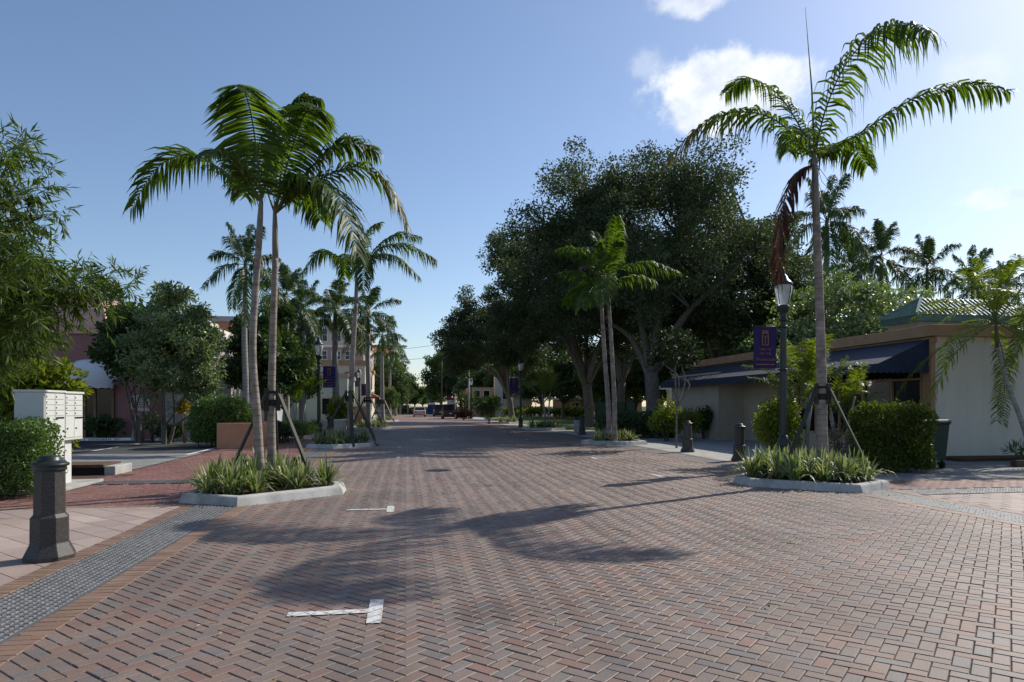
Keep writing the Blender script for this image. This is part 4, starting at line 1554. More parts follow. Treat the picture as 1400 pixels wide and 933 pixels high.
g_ = "dark trees filling the park under the oaks"
for k, (px, D, h, wd) in enumerate(((905, 66, 9, 1.1), (950, 60, 9, 1.0), (1000, 64, 10, 1.0), (1040, 70, 11, 1.1), (870, 84, 9, 1.2), (800, 98, 9, 1.2), (740, 104, 8.5, 1.2), (835, 74, 7, .9), (1090, 74, 11, 1.2), (1150, 80, 12, 1.2), (1230, 84, 11, 1.3), (1310, 84, 11, 1.3), (1390, 84, 11, 1.3), (770, 82, 9, 1.1), (815, 90, 10, 1.1), (855, 70, 8, 1.0), (925, 78, 9, 1.1), (985, 80, 10, 1.1), (700, 112, 9, 1.2), (665, 118, 9, 1.2))):
    btree(k % 3 if k % 3 != 1 else 2, "dark tree in the park standing behind the oaks and the shop", px, D, h, k * 1.3, g_, wd)
g_ = "trees closing the far end of the street"
for k, (px, D, h, wd) in enumerate(((550, 138, 8.2, 1.0), (567, 260, 9.0, 1.5), (590, 270, 9.5, 1.5), (613, 140, 12.6, .9), (630, 150, 16, .9), (648, 135, 14, 1.0), (670, 140, 15, 1.0), (533, 150, 12, 1.0), (700, 145, 15, 1.1), (505, 160, 12, 1.2), (578, 300, 9, 1.8), (556, 250, 11, 1.3), (602, 240, 12, 1.1))):
    btree(1 if k != 5 else 0, "tree in the green row closing the far end of the street", px, D, h, k * 1.7, g_, wd)
g_ = "leafy trees beside the far left pavement"
for k, (px, D, h, wd) in enumerate(((536, 92, 6.5, .8), (541, 108, 6.5, .8), (546, 120, 7, .8), (531, 82, 4.0, .7))):
    btree(1 if k % 2 else 2, "leafy tree behind the far palms of the left row", px, D, h, k * 1.1, g_, wd)

# bamboo at the left edge
def bamboo():
    rng = np.random.default_rng(3)
    pr = random.Random(3)
    base = at(-150, 8.4)
    t = thing("bamboo_clump", "bamboo arching in from the left edge above the hedge", "bamboo", (*base, 0))
    cu = MB()
    P, A = [], []
    # tips: (px, py, D)
    tips = [(178, 388, 8.4), (160, 372, 8.6), (135, 402, 8.2), (118, 385, 7.9), (40, 200, 7.0), (10, 215, 6.6), (75, 290, 7.4), (60, 250, 7.2), (30, 330, 7.2), (150, 395, 8.3), (60, 400, 7.8), (20, 300, 7.5), (80, 440, 8.4), (10, 430, 7.6), (40, 460, 8.0),
            (-20, 250, 7), (-30, 350, 7.5), (0, 380, 7.2), (55, 350, 7.0), (25, 420, 8.3), (-10, 300, 8.0), (50, 430, 7.4), (70, 375, 8.2), (15, 345, 8.4), (35, 385, 7.9), (5, 470, 8.4), (75, 462, 8.8)]
    for k, (px, py, D) in enumerate(tips):
        e = np.array((*at(px, D), zat(py, D))) - np.array((*base, 0))
        a = pr.uniform(0, 6.28)
        b0 = np.array((math.cos(a), math.sin(a), 0)) * pr.uniform(.05, .45)
        pk = b0 + (e - b0) * np.array((.42, .42, 0)) + np.array((0, 0, e[2] * pr.uniform(.86, .98)))
        path = catmull([b0 + (0, 0, -.1), b0 + (pk - b0) * np.array((.3, .3, .62)), pk, e], 34)
        cu.tube(path[:], [.022 * (1 - .85 * i / 33) for i in range(34)], 6)
        for i in range(15, 34):
            for s_ in range(7):
                dirn = unit(path[i] - path[i - 1] + rng.normal(size=3) * .75)
                ln = pr.uniform(.2, .55) * (1 if i < 31 else .6)
                q = path[i] + dirn * ln + np.array((0, 0, -.1 * ln))
                if s_ < 2:
                    cu.tube([path[i], q], [.004, .0015], 3)
                m = 13
                for u in np.linspace(.35, 1.0, m):
                    p = path[i] + (q - path[i]) * u
                    ax = unit(dirn + rng.normal(size=3) * .55 + np.array((0, 0, -.6)))
                    P.append(p)
                    A.append(ax)
    P, A = np.array(P), np.array(A)
    L = rng.uniform(.07, .17, len(P))
    V, F = leaf_quads(P, A, L, L * .075, rng)
    cu.build("culms", "culm", t)
    npmesh("leaves", V, F, "bambooleaf", parent=t)


bamboo()

# hedges and shrubs
hx1 = at(84, 12.0)[0]
leafy_box("clipped_hedge", "clipped boxy hedge at the left edge behind the near bollard", -10.6, -6.32, 12.95, 13.75, .08, 1.24, "hedgeleaf", .05, 1500, .42, 2, rough=.05)
c = at(304, 26.6)
leafy_box("clipped_hedge", "rounded clipped hedge behind the salmon planter wall", c[0] - 1.05, c[0] + 1.0, c[1] - .7, c[1] + .9, .02, 1.85, "hedgeleaf", .07, 700, .42, 3, soft=.55, rough=.07)
c = at(1224, 16.7)
leafy_box("clipped_hedge", "square green hedge beside the green wheeled bin", c[0] - .92, c[0] + .72, c[1] - .45, c[1] + .45, .02, 1.55, "hedgelit", .07, 1000, .4, 4, soft=.25, rough=.06)
shrub("leafy_shrub", "yellow green shrub in front of the right lamp post and bollard", at(1056, 18.9), .85, .8, 2.0, "limeleaf", .10, 4200, .34, 5, lumps=9)
shrub("bare_shrub", "twiggy grey shrub behind the single palm's trunk", at(1148, 17.6), .5, .5, 1.5, "drystem", .16, 500, .06, 6, lumps=6)
shrub("leafy_shrub", "bright yellow green shrub behind the white mailboxes", at(55, 15.6), 1.15, .7, 2.85, "limeleaf", .16, 3600, .36, 7, lumps=10)
shrub("leafy_shrub", "dark shrub at the left edge under the bamboo", at(-10, 17), 1.6, 1.0, 2.9, "darkleaf", .18, 3200, .34, 8, lumps=10)
shrub("croton_shrub", "reddish green croton beside the dark shop door", at(140, 31.5), .95, .7, 1.15, "darkleaf", .2, 700, .3, 9)
shrub("croton_plant", "yellow croton on a bare stem below the yellow sign", at(253, 29.2), .42, .4, 1.85, "crotonleaf", .22, 150, .24, 10, z0=1.25, cat="plant", lumps=4)
shrub("variegated_plant", "white variegated plant below the red-lettered sign", at(208, 30.2), .4, .35, 1.3, "strapcream", .2, 130, .32, 11, z0=.6, cat="plant", lumps=4)
shrub("leafy_shrub", "low dark shrub between the sign posts and the clipped hedge", at(232, 30.3), 1.0, .5, .9, "darkleaf", .18, 700, .25, 12)
shrub("leafy_shrub", "low shrub on the bed right of the litter bin", at(392, 30.5), .8, 1.1, 1.0, "midleaf", .14, 1500, .28, 13)
shrub("leafy_shrub", "rounded low shrub on the bed beside the left lamp post", at(410, 33), .9, 1.1, .85, "midleaf", .14, 1500, .3, 14)
shrub("flower_bed", "low patch of red flowers behind the left lamp post", at(424, 40), 1.6, .7, .75, "redleaf", .12, 900, .4, 15, cat="flowers")
shrub("leafy_shrub", "light green bush in front of the mint wall beyond the lamp", at(464, 42), 1.1, .9, 2.4, "limeleaf", .2, 1500, .2, 16)
c = at(868, 34)
leafy_box("dark_hedge", "low dark hedge below the largest oak", c[0] - 1.8, c[0] + 2.0, c[1] - .6, c[1] + .8, .0, 1.05, "darkleaf", .10, 420, .36, 7, rough=.1, soft=.35)
shrub("leafy_shrub", "bright green bush between the largest oak and the blue awning", at(912, 31), 1.0, .8, 1.95, "limeleaf", .17, 1300, .22, 18)
shrub("leafy_shrub", "yellowish bush nearer the awning, right of the bright one", at(938, 30.5), .75, .7, 1.6, "limeleaf", .17, 900, .22, 19)
shrub("leafy_shrub", "dark clump of bushes under the awning's far end", at(962, 33), 1.1, 1.0, 1.7, "darkleaf", .15, 1500, .3, 20)
shrub("leafy_shrub", "dark rounded bush on the fourth right island", at(668, 60), 1.7, 1.4, 2.6, "darkleaf", .2, 2400, .3, 21)
shrub("leafy_shrub", "dark red-leaved bush beside the parked maroon car", at(634, 76), 1.5, 1.0, 1.5, "maroonleaf", .2, 1200, .3, 22)
shrub("leafy_shrub", "small palm-like bush behind the parked maroon car", at(636, 84), 1.5, 1.2, 3.8, "darkleaf", .5, 700, .12, 23)
for k, (px, D, w) in enumerate(((700, 92, 3), (735, 90, 3.2), (765, 88, 3.4), (790, 90, 2.5))):
    shrub("leafy_shrub", "sunlit yellow green hedge bush at the far side of the lawn", at(px, D), w, .9, 1.5, "limeleaf", .25, 1100, .35, 30 + k, group="sunlit bushes across the lawn")
e0, e1 = at(540, 134), at(606, 134)
leafy_box("street_end_hedge", "long low hedge across the far end of the street", e0[0], e1[0], e0[1] - .8, e0[1] + .8, 0, 1.0, "midleaf", .22, 60, .4, 9)

# ------------------------------------------------------------------ street furniture
def bollard(label, px, D, rot=.2):
    t = thing("bollard", label, "bollard", (*at(px, D), 0), rot, "octagonal stone bollards with dark caps")
    n, ph = 8, math.pi / 8
    b = MB()
    b.lathe([(.245, -.02), (.245, .045), (.185, .17), (.185, .18)], n, smooth=False, phase=ph)
    b.build("base", "granite", t, bevel=.006)
    b = MB()
    b.lathe([(.183, .175), (.180, .43), (.180, .44), (.150, .475), (.147, .93), (.147, .935)], n, smooth=False, phase=ph)
    b.build("shaft", "granite", t, bevel=.006)
    b = MB()
    b.lathe([(.152, .925), (.158, .94), (.152, .955), (.152, .965), (.175, .975), (.178, .995), (.172, 1.0), (.12, 1.025), (.105, 1.03), (.105, 1.055), (.085, 1.075), (.03, 1.085)], 24)
    b.build("cap", "greenpost", t)
    return t


bollard("near bollard on the left pavement, the closest of all", 68, 7.15, .35)
bollard("bollard on the right nearest the lamp post with a banner", 1011, 19.9)
bollard("bollard on the right pavement before the awning's far end", 940, 23.7)
bollard("bollard beside the second right island, close to the lawn", 796, 37.6)
bollard("bollard just right of the left lamp post", 452, 31.5)
bollard("distant bollard beside the third left island", 479, 52)


def lamp(label, px, D, arm=0):
    t = thing("street_lamp", label, "street lamp", (*at(px, D), 0), 0, "black lantern street lamps")
    b = MB()
    b.lathe([(.21, -.02), (.21, .1), (.19, .14), (.17, .2), (.16, .55), (.18, .58), (.18, .64), (.12, .75), (.105, .85)], 14)
    b.build("base", "greenpost", t)
    b = MB()
    n = 16
    b.lathe([(.095, .85), (.088, 2.2), (.075, 3.75)], n, smooth=False)
    b.lathe([(.075, 3.75), (.11, 3.78), (.11, 3.82), (.085, 3.86), (.085, 3.98), (.14, 4.04), (.16, 4.12), (.16, 4.16), (.1, 4.18)], n)
    b.build("post", "greenpost", t)
    g = MB()
    g.lathe([(.10, 4.17), (.13, 4.2), (.20, 4.5), (.215, 4.62), (.20, 4.70)], 12, smooth=True)
    gl = g.build("lantern_glass", "lampglass", t)
    c = MB()
    c.lathe([(.225, 4.69), (.235, 4.72), (.2, 4.77), (.13, 4.84), (.10, 4.92), (.06, 4.96), (.045, 5.0), (.05, 5.03), (.02, 5.08), (.006, 5.16)], 12)
    for k in range(4):
        a = k * math.pi / 2 + .4
        c.tube([(math.cos(a) * .14, math.sin(a) * .14, 4.18), (math.cos(a) * .212, math.sin(a) * .212, 4.5), (math.cos(a) * .23, math.sin(a) * .23, 4.7)], .010, 5)
    c.build("lantern_cap", "greenpost", t)
    if arm:
        for i, z in enumerate((3.62, 2.52)):
            a = MB()
            a.tube([(0, 0, z), (arm * .86, 0, z)], .014, 8)
            a.lathe([(.1, z - .03), (.1, z + .03)], 12)
            a.lathe([(.0, z), (.028, z), (.028, z + .03), (.0, z + .03)], 8, cx=arm * .87)
            a.build("banner_arm", "greenpost", t)
    return t


def banner(label, px, D, side):
    """vertical cloth between the two arms of a lamp post; side: -1 left of the post, +1 right"""
    x, y = at(px, D)
    t = thing("street_banner", label, "banner", (x, y, 0), 0, "purple banners on the lamp posts")
    x0, x1 = (.2, .82)
    w, h0, h1 = .62, 2.545, 3.60
    b = MB()
    nx, nz = 8, 10
    rings = []
    for (yy) in (-.006, .006):
        rings.append([(side * x0 + side * (x1 - x0) * i / nx, yy + .012 * math.sin(i * 1.1 + j * .5), h0 + (h1 - h0) * j / nz) for j in range(nz + 1) for i in range(nx + 1)])
    vs = rings[0] + rings[1]
    o = len(rings[0])
    fs = []
    for j in range(nz):
        for i in range(nx):
            a = j * (nx + 1) + i
            fs.append((a, a + 1, a + nx + 2, a + nx + 1))
            fs.append((o + a, o + a + nx + 1, o + a + nx + 2, o + a + 1))
    b.add(vs, fs, 0, True)
    b.build("cloth", "purple", t)
    xc = side * (x0 + x1) / 2
    e = MB()
    yy = -.026
    for (a0, a1, z0, z1) in ((-.09, .09, 3.49, 3.52), (-.085, .085, 3.44, 3.475), (-.09, -.068, 3.16, 3.44), (.068, .09, 3.16, 3.44), (-.09, .09, 3.14, 3.16), (-.012, .012, 3.18, 3.36), (-.05, .05, 3.345, 3.365), (-.05, -.032, 3.365, 3.40), (.032, .05, 3.365, 3.40)):
        e.box(xc + a0, xc + a1, yy, yy + .004, z0, z1)
    e.box(xc - .26, xc + .26, yy, yy + .004, 2.64, 2.665)
    e.build("emblem", "orange", t)
    text("lettering", "MEET ME", .085, "orange", t, (xc, yy, 3.03))
    text("lettering", "ON THE", .085, "orange", t, (xc, yy, 2.93))
    text("script_lettering", "Promenade", .115, "orange", t, (xc, yy, 2.78), shear=.35)
    return t


LAMPS = [(1071, 17.5, -1, "right lamp post behind the single tall palm, with a purple banner", "purple banner hung left of the right lamp post, largest one"),
         (436, 34.7, 1, "left lamp post beside the second left island", "purple banner hung right of the left lamp post"),
         (712, 50.0, -1, "shaded lamp post at the edge of the lawn under the oaks", "purple banner on the shaded lamp post under the oaks"),
         (491, 63.0, 1, "left lamp post between the second and third left islands", "purple banner among the trunks of the left palm row"),
         (644, 84.0, 0, "far right lamp post before the beige building", None)]
for px, D, sd, la, lb in LAMPS:
    lamp(la, px, D, sd)
    if lb:
        banner(lb, px, D, sd)


# cluster mailboxes
def mailbox(label, x, y, z0, z1, cols, rowsL, rowsR, pedestal):
    t = thing("cluster_mailbox", label, "mailbox", (x, y, 0), 0, "white cluster mailboxes")
    L, Dp = .77, .50
    b = MB()
    b.box(-Dp, 0, 0, L, z0, z1 - .02)
    b.build("cabinet", "metalwhite", t, bevel=.008)
    r = MB()
    r.box(-Dp - .02, .03, -.015, L + .015, z1 - .02, z1 + .022)
    r.build("top_cover", "metalwhite", t, bevel=.008)
    h = (z1 - z0)
    dz = .104
    for c, nrow in ((0, rowsL), (1, rowsR)):
        y0, y1 = .03 + c * .36, .03 + c * .36 + .345
        zt = z1 - .05
        for k in range(nrow):
            d = MB()
            d.box(.002, .012, y0, y1, zt - dz + .008, zt)
            dd = d.build("box_door", "metalwhite", t, bevel=.003)
            kk = MB()
            kk.box(.012, .018, y0 + .03, y0 + .055, zt - dz * .62, zt - dz * .35)
            kk.build("keyhole", "black", dd)
            zt -= dz
        if zt - z0 > .15:
            d = MB()
            d.box(.002, .012, y0, y1, z0 + .05, zt)
            dd = d.build("parcel_door", "metalwhite", t, bevel=.003)
            kk = MB()
            if c:
                kk.box(.012, .02, y0 + .02, y1 - .02, zt - .05, zt - .02)
            kk.box(.012, .018, y0 + .04, y0 + .1, z0 + (zt - z0) * .45, z0 + (zt - z0) * .45 + .03)
            kk.build("keyhole", "black", dd)
    p = MB()
    if pedestal:
        p.box(-.36, -.10, .25, .52, -.02, z0)
        p.box(-.42, -.04, .18, .59, -.02, .03)
    else:
        p.box(-.42, -.08, .12, .65, -.02, z0)
    p.build("pedestal", "metalwhite", t, bevel=.006)
    return t


mbx, mby = at(60, 12.55)
mailbox("left mailbox cabinet, partly hidden by the clipped hedge", mbx, mby, .60, 1.87, 2, 7, 4, False)
mailbox("right mailbox cabinet on a pedestal, with large parcel doors", mbx - .02, mby + .80, .92, 1.86, 2, 4, 4, True)
pad = MB()
pad.box(mbx - .75, mbx + .25, mby - .1, mby + 1.9, -.05, .055)
struct(pad.build("mailbox_pad", "concrete", bevel=.01))
dr = thing("storm_drain", "open concrete storm drain inlet behind the mailboxes", "drain", (*at(120, 16.2), 0))
b = MB()
b.box(-.75, .55, -.5, .5, .16, .24)
b.build("slab", "timber", dr, bevel=.015)
b = MB()
b.box(-.75, .55, -.46, .46, -.05, .155)
b.build("opening_shade_block", "black", dr)  # solid black block, paints the shade inside the drain inlet
b = MB()
b.box(.56, .80, -.5, .5, -.05, .2)
b.build("block", "concrete", dr, bevel=.02)

# litter bin and bench leg things by the left pavement
lb = thing("litter_bin", "black slatted litter bin behind the twin palms", "litter bin", (*at(374, 28.7), 0))
b = MB()
b.lathe([(.27, 0), (.28, .03), (.28, .9), (.26, .92)], 16, smooth=False)
b.build("bin_body", "black", lb)
b = MB()
for k in range(20):
    a = k * 2 * math.pi / 20
    b.tube([(math.cos(a) * .295, math.sin(a) * .295, .06), (math.cos(a) * .295, math.sin(a) * .295, .9)], .012, 5)
b.lathe([(.30, .86), (.31, .9), (.30, .94), (.2, .99), (.12, .97)], 20)
b.build("slats", "black", lb)
bn = thing("bench", "black metal bench beside the litter bin", "bench", (*at(387, 29.6), 0), R(80))
b = MB()
for k in range(5):
    b.box(-.7, .7, -.22 + k * .1, -.15 + k * .1, .43, .46)
b.build("seat", "black", bn)
b = MB()
for k in range(4):
    b.box(-.7, .7, .27, .295, .52 + k * .1, .59 + k * .1)
b.build("backrest", "black", bn)
for sx in (-.6, .6):
    b = MB()
    b.tube([(sx, -.2, 0), (sx, -.2, .43)], .02, 6)
    b.tube([(sx, .25, 0), (sx, .28, .92)], .02, 6)
    b.tube([(sx, -.2, .42), (sx, .26, .42)], .02, 6)
    b.build("leg", "black", bn)

# pale round planter wall beyond the left lamp
pt = thing("round_planter", "pale curved planter wall behind the left lamp post", "planter", (*at(450, 41), 0))
b = MB()
b.lathe([(1.0, -.02), (1.02, .7), (1.08, .72), (1.08, .8), (.9, .8), (.88, .6)], 28)
b.build("wall", "whitestucco", pt)
b = MB()
b.lathe([(.89, .3), (.89, .66)], 28)
b.build("soil_fill", "mulch", pt)
sb = thing("square_planter", "small tan square planter beside the third left island", "planter", (*at(494, 58), 0))
b = MB()
b.loft([[(-.5, -.5, 0), (.5, -.5, 0), (.5, .5, 0), (-.5, .5, 0)], [(-.6, -.6, 1.5), (.6, -.6, 1.5), (.6, .6, 1.5), (-.6, .6, 1.5)]])
b.build("pot", "tan", sb, bevel=.03)
b = MB()
b.box(-.5, .5, -.5, .5, 1.501, 1.54)
b.build("soil_fill", "mulch", sb)

# salmon planter wall by the clipped hedge
c0 = gp(300, 613.5)
c1 = gp(337, 613)
pl = thing("planter_wall", "low salmon planter wall in front of the rounded hedge", "planter", (c0[0], c0[1], 0))
b = MB()
b.box(-.1, 1.25, 0, .22, -.02, .95)
b.box(1.03, 1.25, .2205, 2.4, -.02, .95)
b.build("wall", "salmon", pl, bevel=.015)


# signs
def sign(name, label, loc, w, h, zc, mat, postmat, rot, rows, lean=0, txt=None, tm="red"):
    t = thing(name, label, "sign", (*loc, 0), rot)
    t.rotation_euler = (0, lean, rot)
    if postmat:
        p = MB()
        p.box(-.035, .035, .012, .07, -.05, zc + h * .4)
        p.build("post", postmat, t)
    b = MB()
    b.box(-w / 2, w / 2, -.008, .008, zc - h / 2, zc + h / 2)
    b.build("sign_board", mat, t, bevel=.004)
    if txt:
        for k, (s_, sz, dz) in enumerate(txt):
            text("lettering", s_, sz, tm, t, (0, -.0095, zc + dz))
    if rows:
        r = MB()
        rr2 = random.Random(3)
        for k in range(rows[0]):
            z = zc + rows[1] - k * rows[2]
            x = -w * .4
            while x < w * .36:
                q = rr2.uniform(.03, .09)
                r.box(x, min(x + q, w * .4), -.011, -.0085, z - rows[3], z + rows[3])
                x += q + .025
        r.build("small_print", "black" if tm != "red" else tm, t)
    return t


sign("parking_sign", "white sign with red lettering on a dark post before the pink shop", at(195.5, 30.6), .56, .72, 1.72, "signwhite", "darkmetal", 0, (3, .02, .1, .028), txt=(("TOW AWAY", .12, .25), ("ZONE", .12, .12)))
sign("faded_sign", "faded white sign on a leaning pale post", at(180, 31), .46, .62, 1.75, "signwhite", "pole_pale", 0, (4, .18, .12, .03), lean=R(7), tm="black")


# wheel stops
for k, (px0, px1, lab) in enumerate(((108, 182, "left white wheel stop before the shop door"), (215, 285, "right white wheel stop near the clipped hedge"))):
    a, b2 = at(px0, 31.2), at(px1, 31.2)
    t = thing("wheel_stop", lab, "wheel stop", ((a[0] + b2[0]) / 2, (a[1] + b2[1]) / 2, 0), 0, "painted wheel stops in the car park")
    L = (b2[0] - a[0]) / 2
    b = MB()
    b.loft([[(-L, -.1, .006), (L, -.1, .006), (L, .1, .006), (-L, .1, .006)], [(-L + .02, -.06, .13), (L - .02, -.06, .13), (L - .02, .06, .13), (-L + .02, .06, .13)]])
    b.build("stop_block", "white", t, bevel=.01)
    r = MB()
    rr2 = random.Random(k)
    x = -L + .15
    while x < L - .55:
        q = rr2.uniform(.02, .035)
        r.add([(x, -.1005, .02), (x + q, -.1005, .02), (x + q, -.068, .115), (x, -.068, .115)], [(0, 1, 2, 3)])
        x += q + rr2.choice((.035, .05, .05, .16))
    r.build("worn_lettering", "black", t)

# green wheeled bin
bx, by = at(1264, 17.6)
wb = thing("wheeled_bin", "dark green wheeled bin between the square hedge and the white wall", "wheeled bin", (bx, by, 0))
b = MB()
b.loft([[(-.36, -.3, .22), (.36, -.3, .22), (.36, .3, .22), (-.36, .3, .22)], [(-.42, -.36, 1.12), (.42, -.36, 1.12), (.42, .36, 1.12), (-.42, .36, 1.12)]])
b.box(-.44, .44, -.38, .38, 1.12, 1.17)
b.build("bin_body", "binplastic", wb, bevel=.02)
b = MB()
b.loft([[(-.46, -.42, 1.172), (.46, -.42, 1.172), (.46, .4, 1.172), (-.46, .4, 1.172)], [(-.43, -.36, 1.25), (.43, -.36, 1.25), (.43, .38, 1.25), (-.43, .38, 1.25)]])
b.build("lid", "binplastic", wb, bevel=.02)
for sx in (-.3, .3):
    for sy in (-.22, .22):
        w = MB()
        w.tube([(sx - .03, sy, .1), (sx + .03, sy, .1)], .1, 14, smooth=False)
        w.bar((sx, sy, .1), (sx, sy, .23), .04, .04)
        w.build("wheel", "rubber", wb)


# ------------------------------------------------------------------ buildings
def window(parent, x, y, z, w, h, face="-y", nx=2, nz=2, frame="whitestucco", glass="blueglass", dep=.12, fr=.08, sill=True):
    """frame > pane, sill; face: which way the window looks"""
    f = MB()
    g = MB()

    def bx(mb, u0, u1, d0, d1, z0, z1):
        if face == "-y":
            mb.box(x + u0, x + u1, y - d1, y - d0, z0, z1)
        elif face == "+x":
            mb.box(x + d0, x + d1, y + u0, y + u1, z0, z1)
        else:
            mb.box(x - d1, x - d0, y + u0, y + u1, z0, z1)
    bx(f, -w / 2 - fr, -w / 2, -.02, .06, z - fr, z + h + fr)
    bx(f, w / 2, w / 2 + fr, -.02, .06, z - fr, z + h + fr)
    bx(f, -w / 2, w / 2, -.02, .06, z + h, z + h + fr)
    bx(f, -w / 2, w / 2, -.02, .06, z - fr, z)
    for i in range(1, nx):
        u = -w / 2 + w * i / nx
        bx(f, u - .025, u + .025, -.02, .045, z, z + h)
    for k in range(1, nz):
        q = z + h * k / nz
        bx(f, -w / 2, w / 2, -.02, .04, q - .02, q + .02)
    fo = f.build("window", frame, parent)
    bx(g, -w / 2, w / 2, -.02, .012, z, z + h)
    g.build("pane", glass, fo)
    return fo


# pink shop at left
PY = 35.0
ps = thing("pink_shop", "pink stucco shop with a sloped roof behind the car park at left", "shop", (0, 0, 0))
XR = at(287, 35.8)[0]
b = MB()
b.box(-38, XR - 1.3, PY, PY + 12, -.05, 5.2)
b.build("wall", "pink", ps)
b = MB()
b.box(XR - 1.302, XR, PY - .25, PY + 9.5, -.05, 5.25)
b.build("stone_pier", "stone", ps)
b = MB()
b.box(XR - 1.35, XR + .05, PY - .3, PY + 4.4, 5.252, 6.02)
b.box(XR - 1.35, XR + .05, PY + 4.6, PY + 7.6, 5.252, 5.85)
b.build("parapet_cap", "whitestucco", ps, bevel=.01)
# barrel-shaped roof
b = MB()
rx0 = at(168, 34)[0]
prof = []
rings = []
for k in range(13):
    a = k / 12 * math.pi / 2
    rings.append([(rx0 - .2 - (1 - math.cos(a)) * 1.8, PY + .15 + (1 - math.cos(a)) * 2.5, 5.21 + 2.1 * math.sin(a)), (-38, PY + .15 + (1 - math.cos(a)) * 2.5, 5.21 + 2.1 * math.sin(a)),
                  (-38, PY + 11, 5.21 + 2.1 * math.sin(a)), (rx0 - .2 - (1 - math.cos(a)) * 1.8, PY + 11, 5.21 + 2.1 * math.sin(a))])
b.loft(rings, smooth=False)
b.build("roof", "pinkroof", ps)
b = MB()
b.box(-38, rx0 - .1, PY - .12, PY - .003, 5.0, 5.23)
b.build("cornice", "pinkroof", ps)
# door with white dome awning
dx0, dx1 = at(101, 33)[0], at(163, 33)[0]
d = MB()
d.box(dx0, dx1, PY - .06, PY - .003, 0, 2.55)
do = d.build("glass_door", "glass", ps)
d = MB()
for xx in (dx0, (dx0 + dx1) / 2 - .25, (dx0 + dx1) / 2 + .2, dx1 - .1):
    d.box(xx, xx + .1, PY - .12, PY - .061, 0, 2.55)
d.box(dx0 + .1, dx1 - .1, PY - .115, PY - .061, 2.47, 2.55)
d.box(dx0 + .1, dx1 - .1, PY - .115, PY - .061, 0, .12)
d.build("door_frame", "tan_dark", do)
aw = MB()
acx, aw_w = (at(97, 33)[0] + at(166, 33)[0]) / 2, (at(166, 33)[0] - at(97, 33)[0]) / 2
NA, NB = 10, 16
for_v, for_f = [], []
for i in range(NA + 1):
    th = i / NA * math.pi / 2
    for j in range(NB + 1):
        ph = j / NB * math.pi
        x = acx - math.cos(ph) * aw_w
        rr_h = math.sin(ph) ** .8
        for_v.append((x, PY - .01 - 1.1 * math.sin(th) * (.35 + .65 * rr_h), 2.65 + 1.15 * math.cos(th) * rr_h))
for i in range(NA):
    for j in range(NB):
        a = i * (NB + 1) + j
        for_f.append((a, a + 1, a + NB + 2, a + NB + 1))
aw.add(for_v, for_f, 0, True)
ao = aw.build("dome_awning", "whitecanvas", ps)
vl = MB()
edge = for_v[-(NB + 1):]
vv, ff = [], []
n_ = 48
for k in range(n_ + 1):
    q = k / n_ * NB
    i = min(int(q), NB - 1)
    p = np.array(edge[i]) * (1 - (q - i)) + np.array(edge[i + 1]) * (q - i)
    vv += [tuple(p), (p[0], p[1] - .005, p[2] - .2 - .05 * abs(math.sin(k / n_ * math.pi * 9)))]
for k in range(n_):
    ff.append((2 * k, 2 * k + 2, 2 * k + 3, 2 * k + 1))
vl.add(vv, ff)
vl.build("valance", "whitecanvas", ao)
# yellow wall sign
ysx, ysz = at(257, 34.5)[0], 2.2
ysg = sign("wall_sign", "yellow sign with black lettering on the pink shop wall", (ysx, PY - .02), .62, .9, ysz, "yellow", None, 0, (5, .32, .16, .042), tm="black")

# building behind the pink shop
bb = thing("flat_roofed_building", "flat-roofed building with a salmon band behind the pink shop", "building", (0, 0, 0))
bz = at(300, 50)
b = MB()
b.box(bz[0] - 14, bz[0] + 4.0, bz[1], bz[1] + 14, 0, 6.9)
b.build("wall", "palegrey", bb)
b = MB()
b.box(bz[0] - 14.06, bz[0] + 4.06, bz[1] - .06, bz[1] + 14, 6.902, 7.75)
b.build("band", "salmon", bb)
b = MB()
b.box(bz[0] - 14.2, bz[0] + 4.2, bz[1] - .2, bz[1] + 14, 7.752, 8.15)
b.build("coping", "palegrey", bb)

# shops further along on the left: mint, apricot
ms = thing("mint_shop", "low mint green shop wall beyond the left lamp post", "shop", (0, 0, 0))
m0 = at(470, 56)
b = MB()
b.box(m0[0] - 12, m0[0] + .3, m0[1], m0[1] + 8, 0, 3.9)
b.build("wall", "mint", ms)
b = MB()
b.box(m0[0] - 12.1, m0[0] + .4, m0[1] - .1, m0[1] + 8, 3.902, 4.25)
b.build("parapet", "mauve", ms)
window(ms, at(449, 56)[0], m0[1], .9, .95, 1.3, nx=1, nz=1, frame="mint", glass="glass")
ap = thing("apricot_shop", "apricot two-storey shop with striped awnings on the far left pavement", "shop", (0, 0, 0))
a0 = at(499, 78)
b = MB()
b.box(a0[0] - 9, a0[0], a0[1], a0[1] + 24, 0, 6.2)
b.build("wall", "cream", ap)
b = MB()
b.box(a0[0] - 9.1, a0[0] + .12, a0[1] - .12, a0[1] + 24, 6.202, 6.75)
b.build("trim", "tan", ap)
for k in range(3):
    window(ap, a0[0], a0[1] + 3 + k * 6, 3.9, 1.6, 1.6, "+x", frame="apricot", glass="blueglass")
    window(ap, a0[0] - 1.5 - k * 2.6, a0[1], 3.8, 1.5, 1.6, frame="apricot", glass="blueglass")
